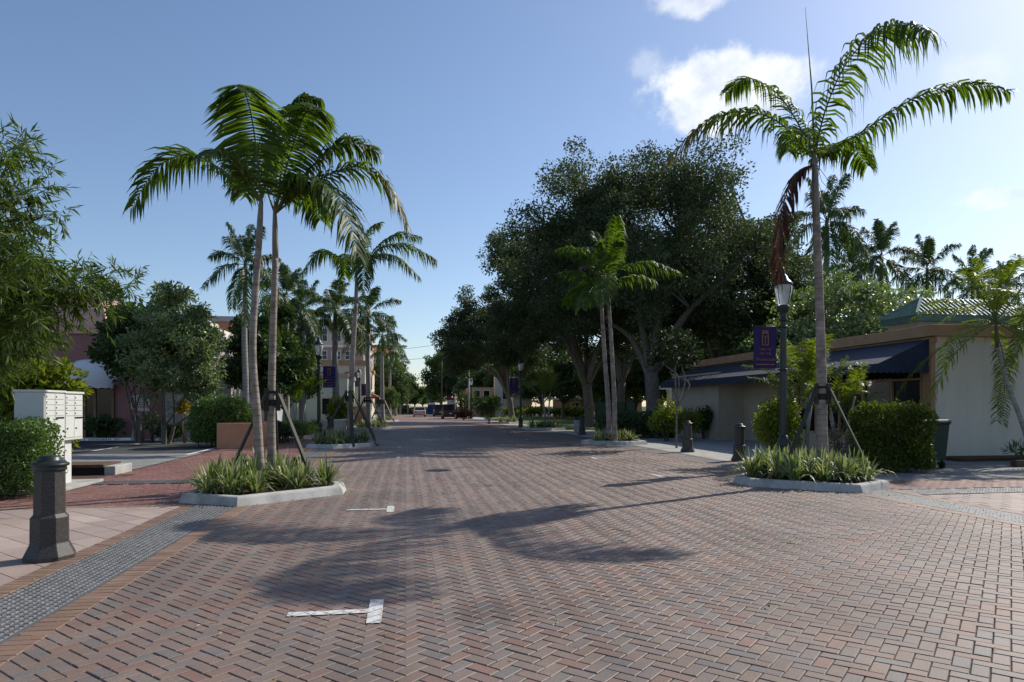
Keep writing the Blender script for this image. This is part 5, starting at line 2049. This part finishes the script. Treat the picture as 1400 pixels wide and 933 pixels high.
for k in range(3):
    y0 = a0[1] + 1 + k * 6
    w = MB()
    ns = 12
    for j in range(ns):
        w.add([(a0[0] + .02, y0 + j * .33, 3.4), (a0[0] + .02, y0 + (j + 1) * .33, 3.4), (a0[0] + 1.6, y0 + (j + 1) * .33, 2.6), (a0[0] + 1.6, y0 + j * .33, 2.6)], [(0, 1, 2, 3)], j % 2)
        w.add([(a0[0] + 1.6, y0 + j * .33, 2.6), (a0[0] + 1.6, y0 + (j + 1) * .33, 2.6), (a0[0] + 1.6, y0 + (j + 1) * .33, 2.35), (a0[0] + 1.6, y0 + j * .33, 2.35)], [(0, 1, 2, 3)], j % 2)
    for yy in (y0, y0 + ns * .33):
        w.add([(a0[0] + .02, yy, 3.4), (a0[0] + .02, yy, 2.6), (a0[0] + 1.6, yy, 2.6)], [(0, 1, 2)], 0)
    w.build("striped_awning", ["stripe", "whitecanvas"], ap)

# mauve office block
ob = thing("office_block", "mauve and cream four-storey office block beyond the left palms", "office building", (0, 0, 0))
o0 = at(497, 96)
b = MB()
b.box(o0[0] - 26, o0[0], o0[1], o0[1] + 30, 0, 10.0)
b.build("wall", "mauve", ob)
b = MB()
b.box(o0[0] - 26.05, o0[0] + .05, o0[1] - .05, o0[1] + 30, 10.002, 13.2)
b.build("upper_wall", "cream", ob)
b = MB()
b.box(o0[0] - 26.4, o0[0] + .4, o0[1] - .4, o0[1] + 30.3, 13.202, 13.6)
b.box(o0[0] - 26.15, o0[0] + .15, o0[1] - .15, o0[1] - .052, 9.75, 10.1)
b.build("cornice", "whitestucco", ob)
for k in range(13):
    xx = o0[0] - 1.9 - 1.85 * k
    window(ob, xx, o0[1] - .05, 10.6, 1.25, 1.75, nx=2, nz=2, frame="whitestucco")
    window(ob, xx, o0[1], 8.1, 1.15, 1.1, nx=2, nz=2, frame="whitestucco")
    window(ob, xx, o0[1], 5.2, 1.15, 1.4, nx=2, nz=2, frame="whitestucco")
for k in range(5):
    window(ob, o0[0] + .05, o0[1] + 3 + 5 * k, 10.6, 1.5, 1.75, "+x", frame="whitestucco")
    window(ob, o0[0], o0[1] + 3 + 5 * k, 7.6, 1.5, 1.5, "+x", frame="whitestucco")

# red-roofed tower block
rt = thing("red_roofed_block", "pale block with a red tiled hip roof far down the left side", "building", (0, 0, 0))
r0, r1 = at(497, 150), at(533, 150)
b = MB()
b.box(r0[0], r1[0], r0[1], r0[1] + 16, 0, 13.2)
b.build("wall", "cream", rt)
b = MB()
cx_, cy_ = (r0[0] + r1[0]) / 2, r0[1] + 8
b.loft([[(r0[0] - .7, r0[1] - .7, 13.202), (r1[0] + .7, r0[1] - .7, 13.202), (r1[0] + .7, r0[1] + 16.7, 13.202), (r0[0] - .7, r0[1] + 16.7, 13.202)],
        [(cx_ - 1.5, cy_ - 3, 15.4), (cx_ + 1.5, cy_ - 3, 15.4), (cx_ + 1.5, cy_ + 3, 15.4), (cx_ - 1.5, cy_ + 3, 15.4)]])
b.build("roof", "redtile", rt)
for k in range(3):
    window(rt, r0[0] + 1.4 + k * 1.9, r0[1], 10.2, 1.2, 1.6, nx=2, nz=1, frame="whitestucco")
    window(rt, r0[0] + 1.4 + k * 1.9, r0[1], 6.8, 1.2, 1.6, nx=2, nz=1, frame="whitestucco")

# shop on the right with the blue awning
SX, SY = 15.75, 18.4
SEND = 36.2
rs = thing("awning_shop", "flat-roofed white shop with a long navy awning on the right", "shop", (0, 0, 0))
b = MB()
b.box(SX, SX + 22, SY, SY + .25, -.06, 3.68)
b.build("side_wall", "wallwhite", rs)
b = MB()
b.box(SX, SX + .25, SY + .252, SEND, -.06, .55)
b.box(SX, SX + .25, SY + .252, SEND, 2.86, 3.68)
b.box(SX, SX + .25, 27.0, SEND, .552, 2.858)
b.box(SX + .252, SX + 22, SEND - .25, SEND, -.06, 3.68)
b.build("front_wall", "wallcream", rs)
b = MB()
b.box(14.5, SX - .002, 30.2, SEND - .3, -.06, 3.2)
b.build("bay", "wallcream", rs)
b = MB()
b.box(SX + .1, SX + 22, SY + .1, SEND, 3.682, 3.75)
b.build("roof", "concrete", rs)
b = MB()
b.box(SX - .30, SX + 22, SY - .30, SY - .05, 3.682, 4.02)
b.box(SX - .30, SX - .04, SY - .048, SEND + .1, 3.682, 4.02)
b.box(SX - .04, SX + .02, SY - .048, SEND, 3.684, 3.74)
b.build("fascia", "tan", rs, bevel=.01)
b = MB()
b.box(SX - .16, SX - .002, SY - .06, SY + .3, -.06, 3.68)
b.box(SX - .2, SX + .02, SY - .09, SY - .062, 3.5, 3.66)
b.build("corner_pilaster", "tan", rs, bevel=.008)
for k in range(3):
    y0 = SY + .45 + k * 2.75
    f = MB()
    f.box(SX - .05, SX + .08, y0, y0 + .07, .55, 2.858)
    f.box(SX - .05, SX + .08, y0 + .072, y0 + 2.7, 2.40, 2.46)
    f.box(SX - .05, SX + .08, y0 + .072, y0 + 2.7, .552, .62)
    f.box(SX - .05, SX + .08, y0 + 1.3, y0 + 1.36, .621, 2.399)
    f.box(SX - .05, SX + .08, y0 + 2.701, y0 + 2.749, .55, 2.858)
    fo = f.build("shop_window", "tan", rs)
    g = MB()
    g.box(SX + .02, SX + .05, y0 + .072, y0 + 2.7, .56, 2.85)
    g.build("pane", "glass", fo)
# awning: sloped canvas, end cap, scalloped valance, frame
AX, AZ0, AZ1, AY0, AY1 = 13.9, 3.62, 2.86, SY + .02, 36.0
w = MB()
th_ = .02
w.add([(SX - .14, AY0, AZ0), (SX - .14, AY1, AZ0), (AX, AY1, AZ1), (AX, AY0, AZ1), (SX - .14, AY0, AZ0 - th_), (SX - .14, AY1, AZ0 - th_), (AX, AY1, AZ1 - th_), (AX, AY0, AZ1 - th_)],
      [(0, 3, 2, 1), (4, 5, 6, 7), (0, 1, 5, 4), (1, 2, 6, 5), (2, 3, 7, 6), (3, 0, 4, 7)])
for yy in (AY0 + .001, AY1 - .001):
    w.add([(SX - .145, yy, AZ0 - .02), (AX + .01, yy, AZ1 - .02), (SX - .145, yy, AZ1 - .02)], [(0, 1, 2)])
aw_o = w.build("awning", "navy", rs)
v = MB()
n_ = 260
vv, ff = [], []
for k in range(n_ + 1):
    y = AY0 + (AY1 - AY0) * k / n_
    vv += [(AX - .003, y, AZ1 + .0), (AX - .006, y, AZ1 - .24 - .05 * abs(math.sin(k * math.pi / 4)))]
for k in range(n_):
    ff.append((2 * k, 2 * k + 1, 2 * k + 3, 2 * k + 2))
v.add(vv, ff)
vv, ff = [], []
n_ = 36
for yy in (AY0, AY1):
    o_ = len(vv)
    for k in range(n_ + 1):
        x = AX + (SX - .16 - AX) * k / n_
        vv += [(x, yy, AZ1 - .019), (x, yy, AZ1 - .24 - .05 * abs(math.sin(k * math.pi / 4)))]
    for k in range(n_):
        ff.append((o_ + 2 * k, o_ + 2 * k + 1, o_ + 2 * k + 3, o_ + 2 * k + 2))
v.add(vv, ff)
v.build("valance", "navy", aw_o)
f = MB()
for k in range(7):
    y = AY0 + .1 + (AY1 - AY0 - .2) * k / 6
    f.tube([(SX - .14, y, AZ1 - .05), (AX + .04, y, AZ1 - .05)], .018, 6)
    f.tube([(SX - .14, y, AZ0 - .06), (AX + .04, y, AZ1 - .05)], .018, 6)
f.build("awning_frame", "darkmetal", aw_o)
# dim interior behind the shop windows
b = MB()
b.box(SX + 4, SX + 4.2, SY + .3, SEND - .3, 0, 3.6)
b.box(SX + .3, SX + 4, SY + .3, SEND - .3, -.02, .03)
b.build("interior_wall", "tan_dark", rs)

# green-roofed pavilion on the shop's roof
gpv = thing("green_roof_pavilion", "pavilion with a green standing-seam metal roof behind the white wall", "pavilion", (0, 0, 0))
ex0, ey0 = at(1254, 27.0)
ex1, ey1 = ex0 + 5.4, ey0 + 2.1
zE, zR = 5.25, 6.02

b = MB()
b.box(ex0 + .35, ex1 - .35, ey0 + .35, ey1 - .35, 0, zE)
b.build("wall", "wallcream", gpv)
b = MB()
b.box(ex0 + .0, ex1, ey0, ey1, zE - .28, zE - .02)
b.build("gutter", "greentrim", gpv)
b = MB()
b.box(ex0 + .2, ex1 - .2, ey0 + .2, ey1 - .2, zE - .75, zE - .282)
b.build("frieze", "lattice", gpv)
b = MB()
ix, iy = 1.0, 1.0
A_ = [(ex0 - .05, ey0 - .05, zE), (ex1 + .05, ey0 - .05, zE), (ex1 + .05, ey1 + .05, zE), (ex0 - .05, ey1 + .05, zE)]
B_ = [(ex0 + ix, ey0 + iy, zR), (ex1 - ix, ey0 + iy, zR), (ex1 - ix, ey1 - iy, zR), (ex0 + ix, ey1 - iy, zR)]
b.loft([[(x, y, zE - .02) for x, y, z in A_], A_, B_])
ro = b.build("roof", "greenroof", gpv)
r = MB()
for side in range(4):
    a0_, a1_, b0_, b1_ = map(np.array, (A_[side], A_[(side + 1) % 4], B_[side], B_[(side + 1) % 4]))
    L = np.linalg.norm(a1_ - a0_)
    ud = (a1_ - a0_) / L
    n_ = int(L / .22)
    nrm = np.cross(a1_ - a0_, b0_ - a0_)
    nrm /= np.linalg.norm(nrm)
    inb = (b0_ - a0_).dot(ud)
    inb2 = L - (b1_ - a0_).dot(ud)
    slope = (b0_ - a0_) - ud * inb
    for k in range(1, n_):
        u = L * k / n_
        q = min(1, u / inb, (L - u) / inb2)
        p = a0_ + ud * u
        r.bar(p + nrm * .02, p + slope * q + nrm * .02, .03, .05, up=tuple(nrm))
for i in range(4):
    r.bar(np.array(A_[i]) + (0, 0, .03), np.array(B_[i]) + (0, 0, .03), .1, .06)
r.build("seams", "greenroof", ro)

# timber landscape sleeper and mulch bed along the white wall
b = MB()
b.box(SX - .0, SX + 20, SY - 1.0, SY - .002, -.03, .08)
struct(b.build("mulch_strip", "mulch"))
b = MB()
q = at(1370, 18.3)
b.box(0, 3.5, -.1, .1, 0, .17)
tag(b.build("timber_sleeper", "timber", loc=(q[0], q[1] - .35, 0), bevel=.015), "weathered timber sleeper edging the bed below the white wall", "timber")

# pergola columns beyond the awning
pg = thing("park_pergola", "pale pergola columns seen under the awning's far end", "pergola", (*at(962, 52), 0))
for k in range(3):
    for j in range(2):
        b = MB()
        b.lathe([(.34, 0), (.34, .2), (.26, .25), (.24, 2.7), (.3, 2.75), (.3, 2.9)], 14, cx=(k - 1) * 1.5, cy=j * 3)
        b.build("column", "whitestucco", pg)
b = MB()
b.box(-2.3, 2.3, -.2, .2, 2.902, 3.2)
b.box(-2.3, 2.3, 2.8, 3.2, 2.902, 3.2)
b.build("beam", "whitestucco", pg)

# beige building far right of the street, small house across the lawn
bg = thing("beige_building", "beige two-storey building with dark windows beyond the parked cars", "building", (0, 0, 0))
g0 = at(643, 104)
b = MB()
b.box(g0[0], g0[0] + 9, g0[1], g0[1] + 12, 0, 4.4)
b.build("wall", "apricot", bg)
b = MB()
b.box(g0[0] + 3.6, g0[0] + 9.2, g0[1] - 1.5, g0[1] - .002, 0, 6.0)
b.build("tower", "cream", bg)
b = MB()
b.box(g0[0] - .2, g0[0] + 3.55, g0[1] - .3, g0[1] - .002, 1.9, 2.2)
b.build("ledge", "whitestucco", bg)
for k in range(2):
    window(bg, g0[0] + 1.0 + k * 1.5, g0[1], 2.5, .9, 1.4, nx=1, nz=1, frame="whitestucco", glass="glass")
window(bg, g0[0] + 5.2, g0[1] - 1.5, 2.6, .9, 2.2, nx=1, nz=2, frame="whitestucco", glass="blueglass")
hh = thing("park_house", "low tan house with a pale roof edge across the lawn", "house", (0, 0, 0))
h0 = at(768, 98)
b = MB()
b.box(h0[0], h0[0] + 12, h0[1], h0[1] + 6, 0, 2.5)
b.build("wall", "tan", hh)
b = MB()
b.box(h0[0] - .3, h0[0] + 12.3, h0[1] - .3, h0[1] + 6.3, 2.502, 2.75)
b.build("roof", "whitestucco", hh)
window(hh, h0[0] + 2, h0[1], .9, 1.2, 1.1, frame="whitestucco", glass="glass")
fe = thing("park_fence", "dark screen fence behind the slim twin palms", "fence", (0, 0, 0))
f0, f1 = at(815, 56), at(872, 56)
b = MB()
b.box(f0[0], f1[0], f0[1], f0[1] + .06, .1, 1.9)
b.build("fence_panel", "greentrim", fe)
for k in range(5):
    b = MB()
    x = f0[0] + (f1[0] - f0[0]) * k / 4
    b.tube([(x, f0[1] - .05, 0), (x, f0[1] - .05, 2.0)], .04, 8)
    b.build("fence_post", "darkmetal", fe)
tb_ = thing("trash_can", "pale stone litter bin at the edge of the lawn", "litter bin", (*at(791.5, 41), 0))
b = MB()
b.lathe([(.26, 0), (.3, .05), (.32, .7), (.3, .75)], 14)
b.build("bin_body", "concrete", tb_)
b = MB()
b.lathe([(.33, .751), (.33, .8), (.2, .9), (.1, .88)], 14)
b.build("lid", "darkmetal", tb_)


# ------------------------------------------------------------------ vehicles
def car(label, px, D, paint, kind="sedan", rot=0, group=None, off=0):
    t = thing("parked_car" if off else "car", label, "car", (*at(px, D), 0), rot, group)
    suv = kind == "suv"
    L, Wd = (4.7, 1.85) if suv else (4.6, 1.76)
    hb, hr = (1.05, 1.78) if suv else (.92, 1.42)
    # body: cross sections from tail (y=0) to nose
    b = MB()

    def sec(y, w, z0, z1, tuck=.06):
        h = w / 2
        return [(-h + tuck, y, z0), (h - tuck, y, z0), (h, y, z0 + .18), (h, y, z0 + (z1 - z0) * .7), (h - tuck, y, z1), (-h + tuck, y, z1), (-h, y, z0 + (z1 - z0) * .7), (-h, y, z0 + .18)]
    b.loft([sec(0, Wd * .9, .34, hb * .92), sec(.12, Wd * .97, .26, hb), sec(.9, Wd, .22, hb + .02), sec(2.6, Wd, .2, hb), sec(3.5, Wd * .98, .22, hb * .95), sec(L - .25, Wd * .92, .26, hb * .82), sec(L, Wd * .8, .34, hb * .7)], smooth=False)
    b.build("body", paint, t, bevel=.03)
    c = MB()
    y0, y1, y2, y3 = (.1, .35, 2.5, 3.25) if suv else (.55, 1.25, 2.5, 3.35)

    def ring(y0_, y1_, w, z):
        return [(-w, y0_, z), (w, y0_, z), (w, y1_, z), (-w, y1_, z)]
    c.loft([ring(y0, y3, Wd * .47, hb - .01), ring(y1, y2, Wd * .38, hr - .03)])
    gh = c.build("cabin_glass", "glass", t, bevel=.03)
    r = MB()
    r.loft([ring(y1 - .02, y2 + .02, Wd * .385, hr - .028), ring(y1 + .1, y2 - .1, Wd * .34, hr + .015)])
    for sx in (-1, 1):
        r.bar((sx * Wd * .465, y0 + .02, hb), (sx * Wd * .385, y1, hr - .02), .07, .07)
        r.bar((sx * Wd * .465, y3 - .02, hb), (sx * Wd * .385, y2, hr - .02), .06, .06)
        r.bar((sx * Wd * .472, (y0 + y3) / 2, hb), (sx * Wd * .39, (y1 + y2) / 2, hr - .02), .07, .05)
    r.build("roof", paint, t)
    bp = MB()
    bp.box(-Wd * .44, Wd * .44, -.08, .05, .38, .56)
    bp.build("bumper", paint if not suv else "darkmetal", t, bevel=.02)
    p = MB()
    p.box(-.16, .16, -.095, -.081, .60 if not suv else .62, .72 if not suv else .74)
    p.box(-.16, .16, -.03, -.001, .6, .72)
    p.build("number_plate", "signwhite", t)
    for sx in (-1, 1):
        l_ = MB()
        l_.box(sx * Wd * .36 - .15, sx * Wd * .36 + .15, -.03, .1, hb * .70, hb * .88) if not suv else l_.box(sx * Wd * .43 - .06, sx * Wd * .43 + .06, -.03, .1, .7, 1.05)
        l_.build("tail_light", "red", t, bevel=.01)
        m_b = MB()
        m_b.box(sx * (Wd / 2 + .08) - .08, sx * (Wd / 2 + .08) + .08, y3 - .35, y3 - .25, hb, hb + .14)
        m_b.build("mirror", paint, t, bevel=.02)
        for yy in (.85, L - .95):
            w = MB()
            rr2 = .34 if suv else .31
            w.tube([(sx * (Wd / 2 - .2), yy, rr2), (sx * (Wd / 2 + .005), yy, rr2)], rr2, 18, smooth=False)
            wo = w.build("wheel", "rubber", t)
            w = MB()
            w.tube([(sx * (Wd / 2 - .02), yy, rr2), (sx * (Wd / 2 + .012), yy, rr2)], rr2 * .62, 14, smooth=False)
            w.build("rim", "pole_pale", wo)
    return t


M["paint_white"] = mk("pearl_car_paint", (.55, .48, .46), None, rough=.3, spec=.5)
M["paint_maroon"] = mk("maroon_car_paint", (.07, .02, .022), None, rough=.25, spec=.5)
M["paint_dark"] = mk("dark_car_paint", (.03, .035, .035), None, rough=.25, spec=.5)
car("pale sedan driving away at the far end of the street", 574, 98, "paint_white")
car("maroon sport utility car parked on the right of the street", 616, 82, "paint_maroon", "suv", 0, "cars parked on the right", 1)
car("dark car parked ahead of the maroon one", 602, 100, "paint_dark", "suv", 0, "cars parked on the right", 1)
M["paint_lot"] = mk("white_car_paint", (.7, .7, .7), None, rough=.3, spec=.5)
car("white car parked beyond the far hedge, left one", 547, 146, "paint_lot", "sedan", R(80), "white cars beyond the far hedge", 1)
car("white car parked beyond the far hedge, right one", 562, 152, "paint_lot", "suv", R(80), "white cars beyond the far hedge", 1)

# far end clutter
sl = thing("cobra_lamp", "grey arm street light over the far crossing", "street light", (*at(557.5, 122), 0))
b = MB()
b.tube([(0, 0, 0), (0, 0, 4.4), (-.1, 0, 5.2), (-.9, 0, 5.9), (-2.2, 0, 6.3)], [.11, .09, .08, .06, .05], 8)
b.build("post", "pole_pale", sl)
b = MB()
b.lathe([(.05, -.08), (.2, -.05), (.22, .02), (.1, .1)], 10, cx=-2.3)
lh = b.build("lamp_head", "pole_pale", sl)
lh.location = (0, 0, 6.3)
sg = thing("road_sign", "red and white road sign on a post by the parked cars", "sign", (*at(617, 112), 0))
b = MB()
b.tube([(0, .04, 0), (0, .04, 3.2)], .04, 6)
b.build("post", "pole_pale", sg)
b = MB()
b.box(-.55, .55, -.02, .02, 1.7, 2.5)
b.build("lower_panel", "signwhite", sg)
b = MB()
b.box(-.5, .5, -.03, .03, 2.502, 2.95)
b.build("upper_panel", "red", sg)
bo = thing("blue_booth", "small blue booth with a white top by the far hedge", "booth", (*at(590, 128), 0))
b = MB()
b.box(-.7, .7, -.5, .5, 0, 1.8)
b.build("cabinet", "blue", bo)
b = MB()
b.loft([[(-.8, -.6, 1.802), (.8, -.6, 1.802), (.8, .6, 1.802), (-.8, .6, 1.802)], [(-.5, -.3, 2.2), (.5, -.3, 2.2), (.5, .3, 2.2), (-.5, .3, 2.2)]])
b.build("roof", "signwhite", bo)
for px, D, h, lab in ((622.5, 81, 3.1, "pale thin sign post in front of the maroon car"), (641, 82, 6.0, "pale grey post right of the maroon car")):
    t = thing("sign_post", lab, "post", (*at(px, D), 0))
    b = MB()
    b.tube([(0, 0, 0), (0, 0, h)], .07 if h < 4 else .10, 8)
    b.build("post", "pole_pale", t)
    b = MB()
    b.lathe([(.1, h - .001), (.2, h + .05), (.2, h + .35), (.05, h + .5)], 10)
    b.build("meter_head" if h < 4 else "post_cap", "darkmetal", t)

# utility poles and cables
UP = []
for px, D, lab in ((470, 133, "wooden utility pole hidden among the far left trees"), (604, 128, "utility pole standing right of the far hedge"), (700, 140, "utility pole behind the oaks")):
    t = thing("utility_pole", lab, "utility pole", (*at(px, D), 0))
    b = MB()
    b.tube([(0, 0, -.1), (0, 0, 13)], [.17, .11], 10)
    b.build("post", "woodpole", t)
    b = MB()
    b.box(-.06, .06, -1.1, 1.1, 12.2, 12.35)
    b.build("crossarm", "woodpole", t)
    UP.append(at(px, D))
for k, (za, zb, zc) in enumerate(((12.4, 13.2, 13.4), (10.6, 10.9, 11.0), (6.6, 7.4, 7.8), (5.7, 6.2, 6.6))):
    b = MB()
    for (p, q, z0, z1) in ((UP[0], UP[1], za, zb), (UP[1], UP[2], zb, zc)):
        pts = []
        for i in range(15):
            u = i / 14
            pts.append((p[0] + (q[0] - p[0]) * u, p[1] + (q[1] - p[1]) * u - .12, z0 + (z1 - z0) * u - .5 * 4 * u * (1 - u)))
        b.tube(pts, .03, 5)
    tag(b.build("power_cable", "cable"), ("highest", "second highest", "third", "lowest")[k] + " power cable crossing the sky at the street's far end", "power cable", "overhead power cables")

# ------------------------------------------------------------------ fallen bits on the paving
rng = np.random.default_rng(99)
n = 700
s_ = rng.uniform(-7, 9, n)
t_ = 3.2 + rng.random(n) ** 1.4 * 17
ok = np.ones(n, bool)
P = np.stack([s_, t_, np.full(n, .009)], 1)
for k, (ix_, iy_, mir_) in enumerate(((cxL, cyL, 1), (cxR, cyR, -1))):
    sl_ = slice(k * 110, k * 110 + 110)
    u_ = rng.uniform(0, 1, 110)
    edge_ = [((x + 2.5) * mir_ + ix_, (y - 13.1) + iy_) for x, y in ISL[:4]]
    seg_ = rng.integers(0, 3, 110)
    pa_, pb_ = np.array([edge_[q] for q in seg_]), np.array([edge_[q + 1] for q in seg_])
    P[sl_, :2] = pa_ + (pb_ - pa_) * u_[:, None] + np.stack([rng.normal(0, .1, 110), -np.abs(rng.normal(.04, .12, 110))], 1)
P[:, 2] += rng.uniform(0, .004, n)
a = rng.uniform(0, 6.28, n)
A = np.stack([np.cos(a), np.sin(a), rng.uniform(-.05, .2, n)], 1)
L = rng.uniform(.012, .045, n)
L[rng.random(n) < .06] *= 1.8
V, F = leaf_quads(P, unit(A), L, L * rng.uniform(.15, .4, n), rng)
V[:, 2] = np.clip(V[:, 2], .006, .03)
M["litter"] = mk_leaf("dry_litter", [(.10, .06, .03), (.55, .52, .45), (.16, .10, .05), (.6, .58, .52), (.09, .10, .03), (.3, .22, .1)], .1, .8, .2)
struct(npmesh("leaf_litter", V, F, "litter"), "stuff")

# lettering as plain meshes
dg_ = bpy.context.evaluated_depsgraph_get()
for o in [o for o in S.objects if o.type == "FONT"]:
    me = bpy.data.meshes.new_from_object(o.evaluated_get(dg_))
    n2 = bpy.data.objects.new("lettering_tmp", me)
    COL.objects.link(n2)
    n2.parent = o.parent
    n2.location, n2.rotation_euler = o.location, o.rotation_euler
    bpy.data.objects.remove(o)
    n2.name = "lettering"
